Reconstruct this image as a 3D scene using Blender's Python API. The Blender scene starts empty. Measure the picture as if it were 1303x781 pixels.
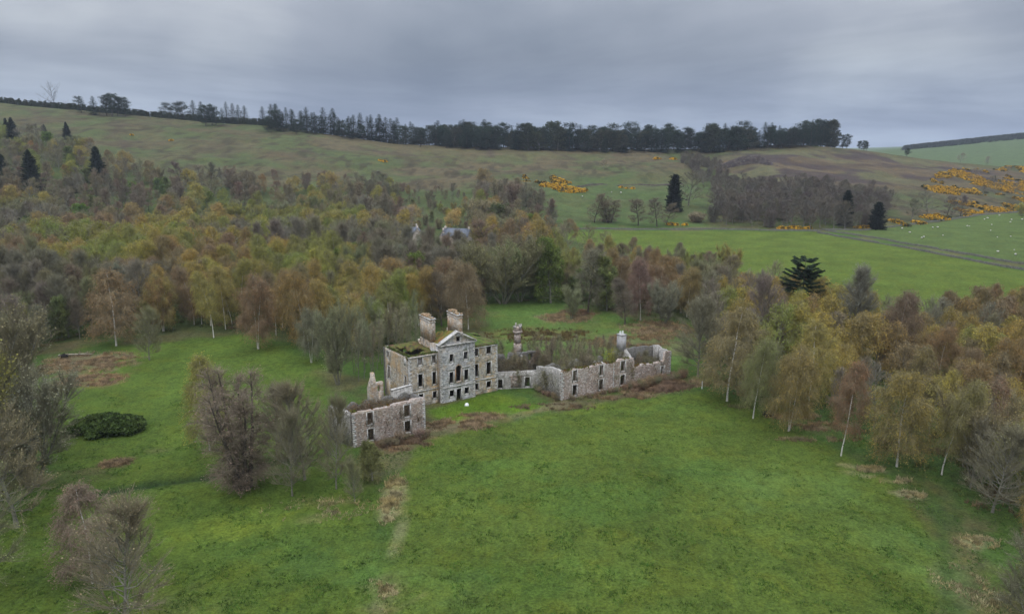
import bpy, math, random
import numpy as np
from mathutils import Vector, Matrix

C = bpy.context.scene.collection
SC = bpy.context.scene
# ------------------------------------------------------------------ camera
CAMZ = 53.0
F = 900.0            # focal length in pixels of the 1303 px wide photograph
PITCH = math.atan((390.5 - 185) / F)
cam_d = bpy.data.cameras.new('camera')
cam = bpy.data.objects.new('camera', cam_d); C.objects.link(cam)
cam.location = (0, 0, CAMZ)
cam.rotation_euler = (math.radians(90) - PITCH, 0, 0)
cam_d.sensor_width = 36; cam_d.lens = 36 * F / 1303
cam_d.clip_start = .5; cam_d.clip_end = 12000
SC.camera = cam
# ------------------------------------------------------------------ world and sun (overcast)
SUN_EL, SUN_AZ = math.radians(52), math.radians(215)     # compass bearing of the sun, clockwise from +Y
wd = bpy.data.worlds.new('World'); SC.world = wd; wd.use_nodes = True
nt = wd.node_tree; nt.nodes.clear()
def N(nt, t, **k):
    n = nt.nodes.new(t)
    for a, v in k.items():
        if a.startswith('i_'):
            n.inputs[a[2:].replace('_', ' ')].default_value = v
        else: setattr(n, a, v)
    return n
def L(nt, a, b): nt.links.new(a, b)
def mathn(nt, op, a, b=None, clamp=False):
    n = nt.nodes.new('ShaderNodeMath'); n.operation = op; n.use_clamp = clamp
    for i, v in enumerate((a, b)):
        if v is None: continue
        if isinstance(v, (int, float)): n.inputs[i].default_value = v
        else: nt.links.new(v, n.inputs[i])
    return n.outputs[0]
def mixc(nt, f, a, b, blend='MIX'):
    n = nt.nodes.new('ShaderNodeMix'); n.data_type = 'RGBA'; n.blend_type = blend
    for s, v in ((n.inputs[0], f), (n.inputs[6], a), (n.inputs[7], b)):
        if isinstance(v, (int, float)): s.default_value = v
        elif isinstance(v, tuple): s.default_value = (*v[:3], 1)
        else: nt.links.new(v, s)
    return n.outputs[2]
def ramp(nt, fac, stops, interp='LINEAR'):
    n = nt.nodes.new('ShaderNodeValToRGB'); cr = n.color_ramp; cr.interpolation = interp
    while len(cr.elements) < len(stops): cr.elements.new(.5)
    for e, (p, c) in zip(cr.elements, stops):
        e.position = p; e.color = (c, c, c, 1) if isinstance(c, (int, float)) else (*c, 1)
    nt.links.new(fac, n.inputs[0]); return n.outputs[0]
def noise(nt, vec, scale, detail=4, rough=.55, dist=0):
    n = nt.nodes.new('ShaderNodeTexNoise'); n.inputs['Scale'].default_value = scale
    n.inputs['Detail'].default_value = detail; n.inputs['Roughness'].default_value = rough
    n.inputs['Distortion'].default_value = dist
    if vec is not None: nt.links.new(vec, n.inputs['Vector'])
    return n.outputs[0]
tc = N(nt, 'ShaderNodeTexCoord')
sky = N(nt, 'ShaderNodeTexSky', sky_type='NISHITA', sun_disc=False, sun_elevation=SUN_EL, sun_rotation=SUN_AZ,
        air_density=1.2, dust_density=3.0)
sep = N(nt, 'ShaderNodeSeparateXYZ'); L(nt, tc.outputs['Generated'], sep.inputs[0])
zz = mathn(nt, 'ADD', mathn(nt, 'MAXIMUM', sep.outputs[2], 0.0), 0.09)
cx = mathn(nt, 'DIVIDE', sep.outputs[0], zz); cy = mathn(nt, 'DIVIDE', sep.outputs[1], zz)
cmb = N(nt, 'ShaderNodeCombineXYZ'); L(nt, cx, cmb.inputs[0]); L(nt, cy, cmb.inputs[1])
mp = N(nt, 'ShaderNodeMapping'); mp.inputs['Scale'].default_value = (.34, .30, 1); mp.inputs['Rotation'].default_value = (0, 0, .25)
mp.inputs['Location'].default_value = (1.7, .4, 0)
L(nt, cmb.outputs[0], mp.inputs[0])
cl = noise(nt, mp.outputs[0], .8, 8, .56, .35)
cl2 = noise(nt, tc.outputs['Generated'], 2.6, 4, .5)
clf = mathn(nt, 'ADD', mathn(nt, 'MULTIPLY', cl, .6), mathn(nt, 'MULTIPLY', cl2, .4))
cloud = ramp(nt, clf, [(.38, (.225, .265, .345)), (.50, (.325, .365, .45)), (.63, (.54, .585, .65))])
elev = sep.outputs[2]
hz = ramp(nt, mathn(nt, 'MULTIPLY', elev, 5.0, True), [(0, (.86, .95, 1.06)), (.30, (.92, .98, 1.06)), (.55, (1.0, 1.02, 1.03)), (.9, (1.42, 1.38, 1.30))])
cloud = mixc(nt, 1.0, cloud, hz, 'MULTIPLY')
top = ramp(nt, elev, [(.2, 1.0), (1.0, 3.4 / 4)])       # an overcast sky is brighter overhead
bright = mathn(nt, 'ADD', 1.0, mathn(nt, 'MULTIPLY', ramp(nt, elev, [(.18, 0.0), (.9, 1.0)]), 3.6))
vm = N(nt, 'ShaderNodeVectorMath', operation='SCALE'); L(nt, cloud, vm.inputs[0]); L(nt, bright, vm.inputs['Scale'])
bgs = N(nt, 'ShaderNodeBackground', i_Strength=.07); L(nt, sky.outputs[0], bgs.inputs[0])
bgc = N(nt, 'ShaderNodeBackground', i_Strength=1.0); L(nt, vm.outputs[0], bgc.inputs[0])
mx = N(nt, 'ShaderNodeMixShader'); mx.inputs[0].default_value = .93
L(nt, bgs.outputs[0], mx.inputs[1]); L(nt, bgc.outputs[0], mx.inputs[2])
wo = N(nt, 'ShaderNodeOutputWorld'); L(nt, mx.outputs[0], wo.inputs[0])
sun_d = bpy.data.lights.new('sun', 'SUN'); sun_d.energy = .9; sun_d.angle = math.radians(25); sun_d.color = (1, .965, .92)
sun = bpy.data.objects.new('sun', sun_d); C.objects.link(sun)
sv = Vector((math.sin(SUN_AZ) * math.cos(SUN_EL), math.cos(SUN_AZ) * math.cos(SUN_EL), math.sin(SUN_EL)))
sun.rotation_euler = sv.to_track_quat('Z', 'Y').to_euler()
vs = SC.view_settings
SC.display_settings.display_device = 'sRGB'
vs.view_transform = 'Standard'; vs.look = 'None'; vs.gamma = 1; vs.use_curve_mapping = False
vs.exposure = -0.04
SC.cycles.use_denoising = True
SC.cycles.max_bounces = 6; SC.cycles.diffuse_bounces = 3; SC.cycles.transparent_max_bounces = 4; SC.cycles.volume_bounces = 0

# ------------------------------------------------------------------ noise and terrain
def hash2(ix, iy, seed):
    n = (ix.astype(np.int64) * 374761393 + iy.astype(np.int64) * 668265263 + seed * 974634777) & 0x7fffffff
    n = ((n ^ (n >> 13)) * 1274126177) & 0x7fffffff
    return ((n ^ (n >> 16)) & 0xffff) / 65535.0
def vnoise(x, y, seed=0):
    ix, iy = np.floor(x), np.floor(y); fx, fy = x - ix, y - iy
    fx = fx * fx * (3 - 2 * fx); fy = fy * fy * (3 - 2 * fy)
    a = hash2(ix, iy, seed); b = hash2(ix + 1, iy, seed); c = hash2(ix, iy + 1, seed); d = hash2(ix + 1, iy + 1, seed)
    return (a * (1 - fx) + b * fx) * (1 - fy) + (c * (1 - fx) + d * fx) * fy
def fbm(x, y, scale, octv=4, seed=0):
    x = np.asarray(x, float) / scale; y = np.asarray(y, float) / scale
    s = 0; a = .5; t = 0
    for i in range(octv):
        s = s + a * vnoise(x, y, seed + i * 17); t += a; a *= .5; x = x * 2.03 + 11.3; y = y * 2.03 + 5.7
    return s / t
def sm(a, b, x):
    t = np.clip((x - a) / (b - a), 0, 1); return t * t * (3 - 2 * t)
RX = (np.array([-500, -200, 0, 130, 280, 340, 400, 500, 600, 700, 800, 900, 960, 1020, 1100, 1180, 1250, 1303, 1500, 2000]) - 651.5) / 923 * 900
RZ = np.array([120, 112, 104, 92.5, 79.5, 77, 69, 55, 51, 50, 48, 49, 52, 54, 47, 36, 29, 26, 20, 20.])
def segd(x, y, ax, ay, bx, by):
    dx, dy = bx - ax, by - ay
    t = np.clip(((x - ax) * dx + (y - ay) * dy) / (dx * dx + dy * dy), 0, 1)
    return np.hypot(x - ax - t * dx, y - ay - t * dy)
DITCH = [(-66.5, 100.5), (-58, 104.5), (-49.5, 107), (-42.5, 112), (-38, 113.5)]
def terrain(x, y):
    x = np.asarray(x, float); y = np.asarray(y, float)
    ys = np.maximum(y, 200)
    xr = x / ys * 900
    zr = np.interp(xr, RX, RZ)
    y0 = np.interp(x, [-700, -300, 0, 150, 260, 380, 600], [380, 415, 445, 452, 470, 570, 640])
    t = np.clip((y - y0) / (900 - y0), 0, 1)
    z = zr * (t ** 1.12)
    # convex shoulder and lumps on the hillside
    z = z + (fbm(x, y, 95, 4, 3) - .5) * 16 * np.sin(np.clip(t, 0, 1) * math.pi)
    z = z + (fbm(x, y, 22, 3, 9) - .5) * 3.2 * np.clip(t * 5, 0, 1) * (1 - sm(900, 1000, y) * .7)
    # wooded gully below the crag
    g = np.minimum(segd(x, y, 205, 850, 232, 740), segd(x, y, 232, 740, 190, 560))
    z = z - 7 * np.exp(-(g / 22) ** 2) * sm(500, 560, y)
    # beyond the ridge
    beyond = zr - .035 * np.clip(y - 900, 0, 500)
    u = x / ys * 923 + 651.5
    zf = np.interp(u, [1000, 1100, 1150, 1180, 1303, 1500, 2000], [18, 30, 42, 50, 82, 120, 150])
    far = beyond + (np.maximum(zf, 0) - beyond) * sm(1300, 2300, y)
    z = np.where(y > 900, far, z)
    z = z + (fbm(x, y, 60, 3, 5) - .5) * 1.6 * sm(190, 300, y) * (1 - t)
    z = z + (fbm(x, y, 9, 3, 7) - .5) * .35
    z = z + .9 * np.exp(-(((x - 42) / 14) ** 2 + ((y - 160) / 12) ** 2))
    for (a, b) in zip(DITCH[:-1], DITCH[1:]):
        z = z - .35 * np.exp(-(segd(x, y, *a, *b) / .8) ** 2)
    # ground left of and around the ruin kept level
    k = np.exp(-(((x + 5) / 32) ** 2 + ((y - 146) / 22) ** 2) ** 2)
    return z * (1 - k * .8)
CP, SP = math.cos(PITCH), math.sin(PITCH)
def W(px, py):
    """ground point seen at a pixel of the photograph"""
    vx, vy = (px - 651.5) / F, -(py - 390.5) / F
    d = np.array([vx, CP + vy * SP, -SP + vy * CP])
    t = np.concatenate([np.arange(40, 300, 1.0), np.arange(300, 3500, 3.0)])
    X, Y, Z = d[0] * t, d[1] * t, CAMZ + d[2] * t
    below = Z - terrain(X, Y) < 0
    i = int(np.argmax(below)) if below.any() else len(t) - 1
    return float(X[i]), float(Y[i]), float(terrain(X[i], Y[i]))
def ztop(Y, py): return CAMZ + Y * math.tan(math.atan((390.5 - py) / F) - PITCH)
def inpoly(x, y, poly):
    x = np.asarray(x, float); y = np.asarray(y, float); ins = np.zeros(x.shape, bool); n = len(poly)
    for i in range(n):
        x1, y1 = poly[i]; x2, y2 = poly[(i + 1) % n]
        if y1 == y2: continue
        c = ((y1 > y) != (y2 > y)) & (x < (x2 - x1) * (y - y1) / (y2 - y1) + x1)
        ins ^= c
    return ins
def softpoly(x, y, poly, soft, amp=0, seed=1):
    """1 inside, 0 outside, with an uneven edge about soft metres wide"""
    if amp:
        x = x + (fbm(x, y, amp * 2.5, 3, seed) - .5) * amp * 2; y = y + (fbm(x, y, amp * 2.5, 3, seed + 40) - .5) * amp * 2
    d = np.full(np.shape(x), 1e9)
    n = len(poly)
    for i in range(n): d = np.minimum(d, segd(x, y, *poly[i], *poly[(i + 1) % n]))
    d = np.where(inpoly(x, y, poly), d, -d)
    return sm(-soft, soft, d)
def PW(pts): return [W(*p)[:2] for p in pts]

# ------------------------------------------------------------------ object helpers
def tag(o, label=None, cat=None, group=None, kind=None):
    if label: o['label'] = label
    if cat: o['category'] = cat
    if group: o['group'] = group
    if kind: o['kind'] = kind
    return o
def mesh_np(name, V, F_, mats=(), midx=None, smooth=False):
    """V: (n,3); F_: list of (k,m) int arrays"""
    me = bpy.data.meshes.new(name)
    V = np.asarray(V, np.float32).reshape(-1, 3)
    F_ = [np.asarray(f, np.int32) for f in F_ if len(f)]
    me.vertices.add(len(V)); me.vertices.foreach_set('co', V.ravel())
    li = np.concatenate([f.ravel() for f in F_]); tot = np.concatenate([np.full(len(f), f.shape[1], np.int32) for f in F_])
    st = np.concatenate([[0], np.cumsum(tot)[:-1]]).astype(np.int32)
    me.loops.add(len(li)); me.loops.foreach_set('vertex_index', li)
    me.polygons.add(len(tot)); me.polygons.foreach_set('loop_start', st); me.polygons.foreach_set('loop_total', tot)
    for m in mats: me.materials.append(m)
    if midx is not None: me.polygons.foreach_set('material_index', np.asarray(midx, np.int32))
    if smooth: me.polygons.foreach_set('use_smooth', np.ones(len(tot), bool))
    me.update(calc_edges=True); return me
class MB:
    def __init__(s): s.v = []; s.q = []; s.t = []; s.qm = []; s.tm = []; s.n = 0
    def add(s, V, Q=None, T=None, m=0):
        V = np.asarray(V, float).reshape(-1, 3)
        if Q is not None and len(Q): Q = np.asarray(Q); s.q.append(Q + s.n); s.qm.append(np.full(len(Q), m))
        if T is not None and len(T): T = np.asarray(T); s.t.append(T + s.n); s.tm.append(np.full(len(T), m))
        s.v.append(V); s.n += len(V)
    def box(s, a, b, m=0):
        (x0, y0, z0), (x1, y1, z1) = a, b
        V = [(x0, y0, z0), (x1, y0, z0), (x1, y1, z0), (x0, y1, z0), (x0, y0, z1), (x1, y0, z1), (x1, y1, z1), (x0, y1, z1)]
        s.add(V, [(0, 3, 2, 1), (4, 5, 6, 7), (0, 1, 5, 4), (1, 2, 6, 5), (2, 3, 7, 6), (3, 0, 4, 7)], m=m)
    def obox(s, p, ux, w, uy, d, z0, z1, m=0):
        """box with plan axes ux (unit), uy (unit) starting at p"""
        p = np.array([*p[:2], 0.]); ux = np.array([*ux[:2], 0.]); uy = np.array([*uy[:2], 0.])
        c = [p, p + ux * w, p + ux * w + uy * d, p + uy * d]
        V = [q + (0, 0, z0) for q in c] + [q + (0, 0, z1) for q in c]
        s.add(V, [(0, 3, 2, 1), (4, 5, 6, 7), (0, 1, 5, 4), (1, 2, 6, 5), (2, 3, 7, 6), (3, 0, 4, 7)], m=m)
    def tube(s, P, R, k=5, m=0):
        P = np.asarray(P, float); n = len(P)
        T = np.gradient(P, axis=0); T /= np.linalg.norm(T, axis=1)[:, None] + 1e-9
        ref = np.array([0, 0, 1.]) if abs(T[0, 2]) < .9 else np.array([1., 0, 0])
        A = np.cross(T, ref); A /= np.linalg.norm(A, axis=1)[:, None] + 1e-9; B = np.cross(T, A)
        an = np.arange(k) * 2 * math.pi / k
        V = P[:, None, :] + np.asarray(R)[:, None, None] * (A[:, None, :] * np.cos(an)[None, :, None] + B[:, None, :] * np.sin(an)[None, :, None])
        i = np.arange(n - 1)[:, None] * k; j = np.arange(k)[None, :]; j2 = (j + 1) % k
        Q = np.stack([i + j, i + j2, i + k + j2, i + k + j], -1).reshape(-1, 4)
        s.add(V.reshape(-1, 3), Q, m=m)
    def mesh(s, name, mats, smooth=False):
        F_ = []; mi = []
        if s.q: F_.append(np.concatenate(s.q)); mi.append(np.concatenate(s.qm))
        if s.t: F_.append(np.concatenate(s.t)); mi.append(np.concatenate(s.tm))
        return mesh_np(name, np.concatenate(s.v), F_, mats, np.concatenate(mi), smooth)
    def obj(s, name, mats, parent=None, smooth=False):
        if not isinstance(mats, (list, tuple)): mats = [mats]
        return link(name, s.mesh(name, mats, smooth), parent)
def link(name, data, parent=None, loc=None):
    o = bpy.data.objects.new(name, data); C.objects.link(o)
    if parent is not None: o.parent = parent
    if loc is not None: o.location = loc
    return o
def empty(name, loc, rz=0):
    o = link(name, None, None, loc); o.rotation_euler = (0, 0, rz); o.empty_display_size = .5; return o

# ------------------------------------------------------------------ materials
def newmat(name, rough=.95, spec=.2):
    m = bpy.data.materials.new(name); m.use_nodes = True; nt = m.node_tree
    b = nt.nodes['Principled BSDF']; b.inputs['Roughness'].default_value = rough
    b.inputs['Specular IOR Level'].default_value = spec
    return m, nt, b
def bump(nt, b, h, strength, dist):
    n = nt.nodes.new('ShaderNodeBump'); n.inputs['Strength'].default_value = strength; n.inputs['Distance'].default_value = dist
    nt.links.new(h, n.inputs['Height']); nt.links.new(n.outputs[0], b.inputs['Normal'])
def ground_mat():
    m, nt, b = newmat('ground_cover', 1, .1)
    at = N(nt, 'ShaderNodeAttribute', attribute_name='cover'); geo = N(nt, 'ShaderNodeNewGeometry')
    P = geo.outputs['Position']
    mpg = N(nt, 'ShaderNodeMapping'); mpg.inputs['Scale'].default_value = (1, .8, 1); L(nt, P, mpg.inputs[0])
    n1 = noise(nt, mpg.outputs[0], .75, 5, .68, .4); n2 = noise(nt, P, .07, 5, .6); n3 = noise(nt, P, 2.6, 5, .8)
    f = mathn(nt, 'MULTIPLY', ramp(nt, n1, [(.30, .68), (.5, 1.0), (.70, 1.25)]), ramp(nt, n2, [(.32, .80), (.5, 1.0), (.68, 1.2)]))
    f = mathn(nt, 'MULTIPLY', f, ramp(nt, n3, [(.32, .52), (.5, 1.0), (.68, 1.5)]))
    vm = N(nt, 'ShaderNodeVectorMath', operation='SCALE'); L(nt, at.outputs[0], vm.inputs[0]); L(nt, f, vm.inputs['Scale'])
    # yellower and bluer grasses in drifts
    n4 = noise(nt, P, .16, 6, .65, .5)
    c = mixc(nt, ramp(nt, n4, [(.46, 0.0), (.66, .5)]), vm.outputs[0], mixc(nt, 1.0, vm.outputs[0], (1.35, 1.08, .75), 'MULTIPLY'))
    n5 = noise(nt, P, .4, 5, .7, .2)
    c = mixc(nt, ramp(nt, n5, [(.54, 0.0), (.70, .6)]), c, mixc(nt, 1.0, c, (.62, .72, .9), 'MULTIPLY'))
    L(nt, c, b.inputs['Base Color'])
    hb = mathn(nt, 'ADD', n1, mathn(nt, 'MULTIPLY', n3, .5))
    bump(nt, b, hb, .9, .55)
    return m
GROUND = ground_mat()
def leafmat(name, attr=False, transl=.25, var=(.48, 1.55), scale=.6):
    m, nt, b = newmat(name, .8, .15)
    if attr: src = N(nt, 'ShaderNodeAttribute', attribute_name='tint').outputs[0]
    else: src = N(nt, 'ShaderNodeObjectInfo').outputs['Color']
    geo = N(nt, 'ShaderNodeNewGeometry'); P = geo.outputs['Position']
    f = ramp(nt, noise(nt, P, scale, 3, .6), [(.34, var[0]), (.66, var[1])])
    vm = N(nt, 'ShaderNodeVectorMath', operation='SCALE'); L(nt, src, vm.inputs[0]); L(nt, f, vm.inputs['Scale'])
    c = mixc(nt, ramp(nt, noise(nt, P, .23, 2, .5), [(.42, 0.0), (.66, .55)]), vm.outputs[0], mixc(nt, 1.0, vm.outputs[0], (1.25, 1.1, .8), 'MULTIPLY'))
    L(nt, c, b.inputs['Base Color'])
    tr = N(nt, 'ShaderNodeBsdfTranslucent'); L(nt, c, tr.inputs[0])
    mx = N(nt, 'ShaderNodeMixShader'); mx.inputs[0].default_value = transl
    out = nt.nodes['Material Output']; L(nt, b.outputs[0], mx.inputs[1]); L(nt, tr.outputs[0], mx.inputs[2]); L(nt, mx.outputs[0], out.inputs[0])
    return m
LEAF = leafmat('bud_and_leaf'); LEAFS = leafmat('bud_and_leaf_wood', True)
NEEDLE = leafmat('conifer_needles', False, .1, (.5, 1.4), .8); NEEDLES = leafmat('conifer_needles_wood', True, .1, (.5, 1.4), .8)
def twigmat(name, attr=False):
    m, nt, b = newmat(name, .9, .15)
    if attr: src = N(nt, 'ShaderNodeAttribute', attribute_name='tint').outputs[0]
    else: src = N(nt, 'ShaderNodeObjectInfo').outputs['Color']
    c = mixc(nt, .45, (.195, .17, .11), src)
    L(nt, c, b.inputs['Base Color']); return m
TWIG = twigmat('twigs'); TWIGS = twigmat('twigs_wood', True)
def barkmat(name, c1, c2, scale=2.5, thr=(.45, .62)):
    m, nt, b = newmat(name, .9, .2)
    tc = N(nt, 'ShaderNodeTexCoord'); mp = N(nt, 'ShaderNodeMapping'); mp.inputs['Scale'].default_value = (1, 1, 2.2)
    L(nt, tc.outputs['Object'], mp.inputs[0])
    f = ramp(nt, noise(nt, mp.outputs[0], scale, 4, .6), [(thr[0], 0.0), (thr[1], 1.0)])
    L(nt, mixc(nt, f, c1, c2), b.inputs['Base Color']); return m
BARK_BIRCH = barkmat('birch_bark', (.55, .52, .47), (.10, .09, .07), 2.2, (.55, .66))
BARK_GREY = barkmat('grey_bark', (.20, .19, .155), (.10, .095, .07))
BARK_DARK = barkmat('dark_bark', (.085, .07, .055), (.045, .038, .03))
BARK_PALE = barkmat('pale_bark', (.19, .18, .14), (.11, .105, .08))
def stonemat(name, base, alt, pale, stain=(.30, .17, .07), stain_amt=.5, sc=2.6, block=True, moss=.25):
    m, nt, b = newmat(name, .92, .2)
    tc = N(nt, 'ShaderNodeTexCoord'); P = tc.outputs['Object']
    mp = N(nt, 'ShaderNodeMapping'); mp.inputs['Scale'].default_value = (1, 1, 1.7); L(nt, P, mp.inputs[0])
    vo = N(nt, 'ShaderNodeTexVoronoi'); vo.inputs['Scale'].default_value = sc; L(nt, mp.outputs[0], vo.inputs['Vector'])
    sepc = N(nt, 'ShaderNodeSeparateColor'); L(nt, vo.outputs['Color'], sepc.inputs[0])
    c = mixc(nt, ramp(nt, sepc.outputs[0], [(.25, 0.0), (.75, 1.0)]), base, alt)
    c = mixc(nt, ramp(nt, sepc.outputs[1], [(.62, 0.0), (.85, .55)]), c, pale)
    c = mixc(nt, ramp(nt, sepc.outputs[2], [(.72, 0.0), (.95, .6)]), c, (.12, .11, .10))
    # weather stains, lichen and damp
    n1 = noise(nt, P, .33, 5, .62, .4); n2 = noise(nt, P, .52, 5, .6, .2); n3 = noise(nt, P, 1.1, 5, .65, .3)
    c = mixc(nt, ramp(nt, n1, [(.50, 0.0), (.62, stain_amt)]), c, mixc(nt, .35, stain, c))
    c = mixc(nt, ramp(nt, n2, [(.52, 0.0), (.66, .75)]), c, mixc(nt, .3, tuple(p_ * .76 for p_ in pale), c))
    c = mixc(nt, ramp(nt, n3, [(.56, 0.0), (.72, .6)]), c, (.12, .115, .115))
    mo = noise(nt, P, .8, 5, .7)
    c = mixc(nt, ramp(nt, mo, [(.58, 0.0), (.7, moss)]), c, (.09, .10, .03))
    mps = N(nt, 'ShaderNodeMapping'); mps.inputs['Scale'].default_value = (1, 1, .12); L(nt, P, mps.inputs[0])
    c = mixc(nt, ramp(nt, noise(nt, mps.outputs[0], 1.3, 4, .6), [(.54, 0.0), (.70, .55)]), c, (.13, .12, .10))
    # joints
    vd = N(nt, 'ShaderNodeTexVoronoi'); vd.feature = 'DISTANCE_TO_EDGE'; vd.inputs['Scale'].default_value = sc; L(nt, mp.outputs[0], vd.inputs['Vector'])
    j = ramp(nt, vd.outputs['Distance'], [(.0, 0.62), (.08, 1.0)])
    vm = N(nt, 'ShaderNodeVectorMath', operation='SCALE'); L(nt, c, vm.inputs[0]); L(nt, j, vm.inputs['Scale'])
    L(nt, vm.outputs[0], b.inputs['Base Color'])
    bump(nt, b, mathn(nt, 'ADD', mathn(nt, 'MULTIPLY', vd.outputs['Distance'], 1.2), n3), .8, .08)
    return m
STONE_HOUSE = stonemat('weathered_masonry', (.37, .33, .275), (.46, .365, .26), (.60, .565, .50), (.48, .29, .11), .8, 2.2)
STONE_BAY = stonemat('grey_ashlar', (.33, .33, .335), (.42, .40, .37), (.56, .55, .53), (.46, .31, .15), .6, 2.0, True, .15)
STONE_WING = stonemat('pink_rubble', (.31, .235, .195), (.41, .32, .265), (.62, .58, .53), (.27, .20, .10), .4, 2.8)
STONE_GREY = stonemat('grey_rubble', (.28, .265, .24), (.38, .35, .315), (.60, .575, .53), (.20, .17, .10), .3, 2.8)
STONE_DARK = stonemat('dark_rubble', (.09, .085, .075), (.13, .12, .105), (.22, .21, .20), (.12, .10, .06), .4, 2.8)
STONE_CHIM = stonemat('chimney_masonry', (.40, .35, .29), (.48, .37, .26), (.60, .57, .51), (.46, .24, .09), .85, 2.2)
DRESS = stonemat('dressed_stone', (.46, .445, .42), (.54, .51, .46), (.62, .60, .57), (.30, .24, .14), .3, 1.6, True, .2)
DYKE = stonemat('drystone', (.06, .065, .045), (.09, .09, .07), (.15, .145, .13), (.12, .11, .06), .4, 1.7)
def plainmat(name, c1, c2, scale=1.5, rough=.9, bmp=.4, bd=.1, thr=(.4, .6)):
    m, nt, b = newmat(name, rough, .2); tc = N(nt, 'ShaderNodeTexCoord'); P = tc.outputs['Object']
    n = noise(nt, P, scale, 5, .65, .2)
    L(nt, mixc(nt, ramp(nt, n, [(thr[0], 0.0), (thr[1], 1.0)]), c1, c2), b.inputs['Base Color'])
    bump(nt, b, n, bmp, bd); return m
def mossmat(name, a, b2, c2, d2):
    m, nt, b = newmat(name, 1, .1); tc = N(nt, 'ShaderNodeTexCoord'); P = tc.outputs['Object']
    c = mixc(nt, ramp(nt, noise(nt, P, .8, 5, .65, .3), [(.42, 0.0), (.58, 1.0)]), a, b2)
    c = mixc(nt, ramp(nt, noise(nt, P, .55, 5, .7, .3), [(.48, 0.0), (.60, 1.0)]), c, c2)
    c = mixc(nt, ramp(nt, noise(nt, P, 1.4, 5, .7, .3), [(.52, 0.0), (.64, .9)]), c, d2)
    L(nt, c, b.inputs['Base Color']); bump(nt, b, noise(nt, P, 3, 5, .7), 1, .25); return m
MOSS_WARM = mossmat('rusty_moss', (.10, .12, .025), (.17, .15, .035), (.22, .10, .035), (.05, .045, .03))
MOSS_GREEN = mossmat('green_moss', (.07, .115, .025), (.12, .14, .035), (.10, .07, .04), (.035, .035, .025))
MOSS_LEFT = mossmat('ruin_rubble_moss', (.09, .11, .03), (.13, .125, .035), (.13, .07, .04), (.045, .04, .03))
RUST = plainmat('broken_chimney_top', (.34, .22, .13), (.22, .19, .12), 1.6)
SLATE = plainmat('roof_slate', (.09, .10, .125), (.15, .165, .19), .8, .6, .3, .03)
HARL = plainmat('pale_harling', (.50, .43, .38), (.36, .31, .27), .7)
DARKGL = plainmat('dark_window', (.02, .022, .025), (.035, .038, .042), 2, .3)
ROCK = stonemat('crag_rock', (.04, .03, .032), (.065, .05, .047), (.11, .09, .08), (.10, .07, .04), .4, .35, True, .2)
WHITE = plainmat('white_paint', (.75, .75, .73), (.6, .6, .58), 3)
WOOL = plainmat('sheep_wool', (.62, .60, .54), (.50, .48, .42), 6)
DARKHIDE = plainmat('dark_face', (.05, .045, .04), (.08, .07, .06), 4)
LOGM = plainmat('bleached_log', (.30, .27, .21), (.17, .15, .11), 2)
BLACKM = plainmat('dark_peaty_root', (.014, .013, .012), (.03, .026, .022), 3, .95, 1, .2)

# ------------------------------------------------------------------ the ground as one sheet
def axis(lo, hi, base, g):
    out = [0.]; s = base
    while out[-1] < hi: out.append(out[-1] + max(base, out[-1] * g))
    neg = [0.]
    while neg[-1] > lo: neg.append(neg[-1] - max(base, -neg[-1] * g))
    return np.array(sorted(set(neg[1:] + out)))
xs = axis(-4200, 4200, .9, .0085)
yy = [-250.]
while yy[-1] < 6500: yy.append(yy[-1] + (8 if yy[-1] < 40 else max(.9, yy[-1] * .0062)))
ys_ = np.array(yy)
GX, GY = np.meshgrid(xs, ys_); GX = GX.ravel(); GY = GY.ravel(); GZ = terrain(GX, GY)
nx, ny = len(xs), len(ys_)

def lerp(a, b, t): return a + (b - a) * t[:, None]
def colr(*c): return np.array(c, float)
FIELD_A = PW([(690, 297), (760, 294), (900, 294), (1035, 295.5), (1303, 346), (1500, 386), (1500, 470), (1150, 450), (880, 345)])
FIELD_B = PW([(1050, 293), (1100, 294), (1180, 286), (1240, 276), (1303, 270), (1500, 258), (1500, 372), (1303, 337)])
MEADOW = PW([(500, 640), (528, 566), (640, 538), (760, 514), (905, 498), (990, 533), (1060, 573), (1120, 603), (1168, 640), (1190, 690), (1194, 781), (1190, 950), (490, 950)])
CLEARING = PW([(60, 520), (150, 440), (330, 425), (400, 460), (415, 520), (440, 575), (480, 640), (480, 950), (-200, 950), (-60, 700), (70, 620)])
BACKFIELD = PW([(600, 392), (640, 386), (730, 388), (820, 410), (870, 430), (880, 490), (845, 470), (700, 450), (640, 440)])
LAWN = PW([(545, 522), (633, 500), (665, 512), (700, 520), (640, 532), (556, 545)])
MOOR = PW([(935, 196), (1010, 190), (1100, 193), (1230, 210), (1303, 222), (1303, 236), (1180, 236), (1100, 240), (1000, 236), (930, 226)])
FOREST = PW([(-120, 480), (-20, 470), (60, 440), (150, 428), (240, 420), (340, 425), (400, 440), (470, 455), (530, 420), (585, 405), (620, 386), (720, 384),
             (800, 400), (860, 404), (930, 420), (930, 350), (870, 338), (760, 318), (705, 292), (700, 262), (640, 246), (500, 240), (330, 240), (240, 234), (130, 214), (110, 192), (60, 178), (0, 172), (-150, 165)])
RIGHTWOOD = PW([(880, 405), (905, 490), (960, 522), (1010, 540), (1080, 555), (1170, 590), (1230, 640), (1303, 680), (1450, 760), (1560, 700), (1480, 470), (1303, 425), (1170, 432), (1060, 410), (980, 395), (930, 392)])
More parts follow.
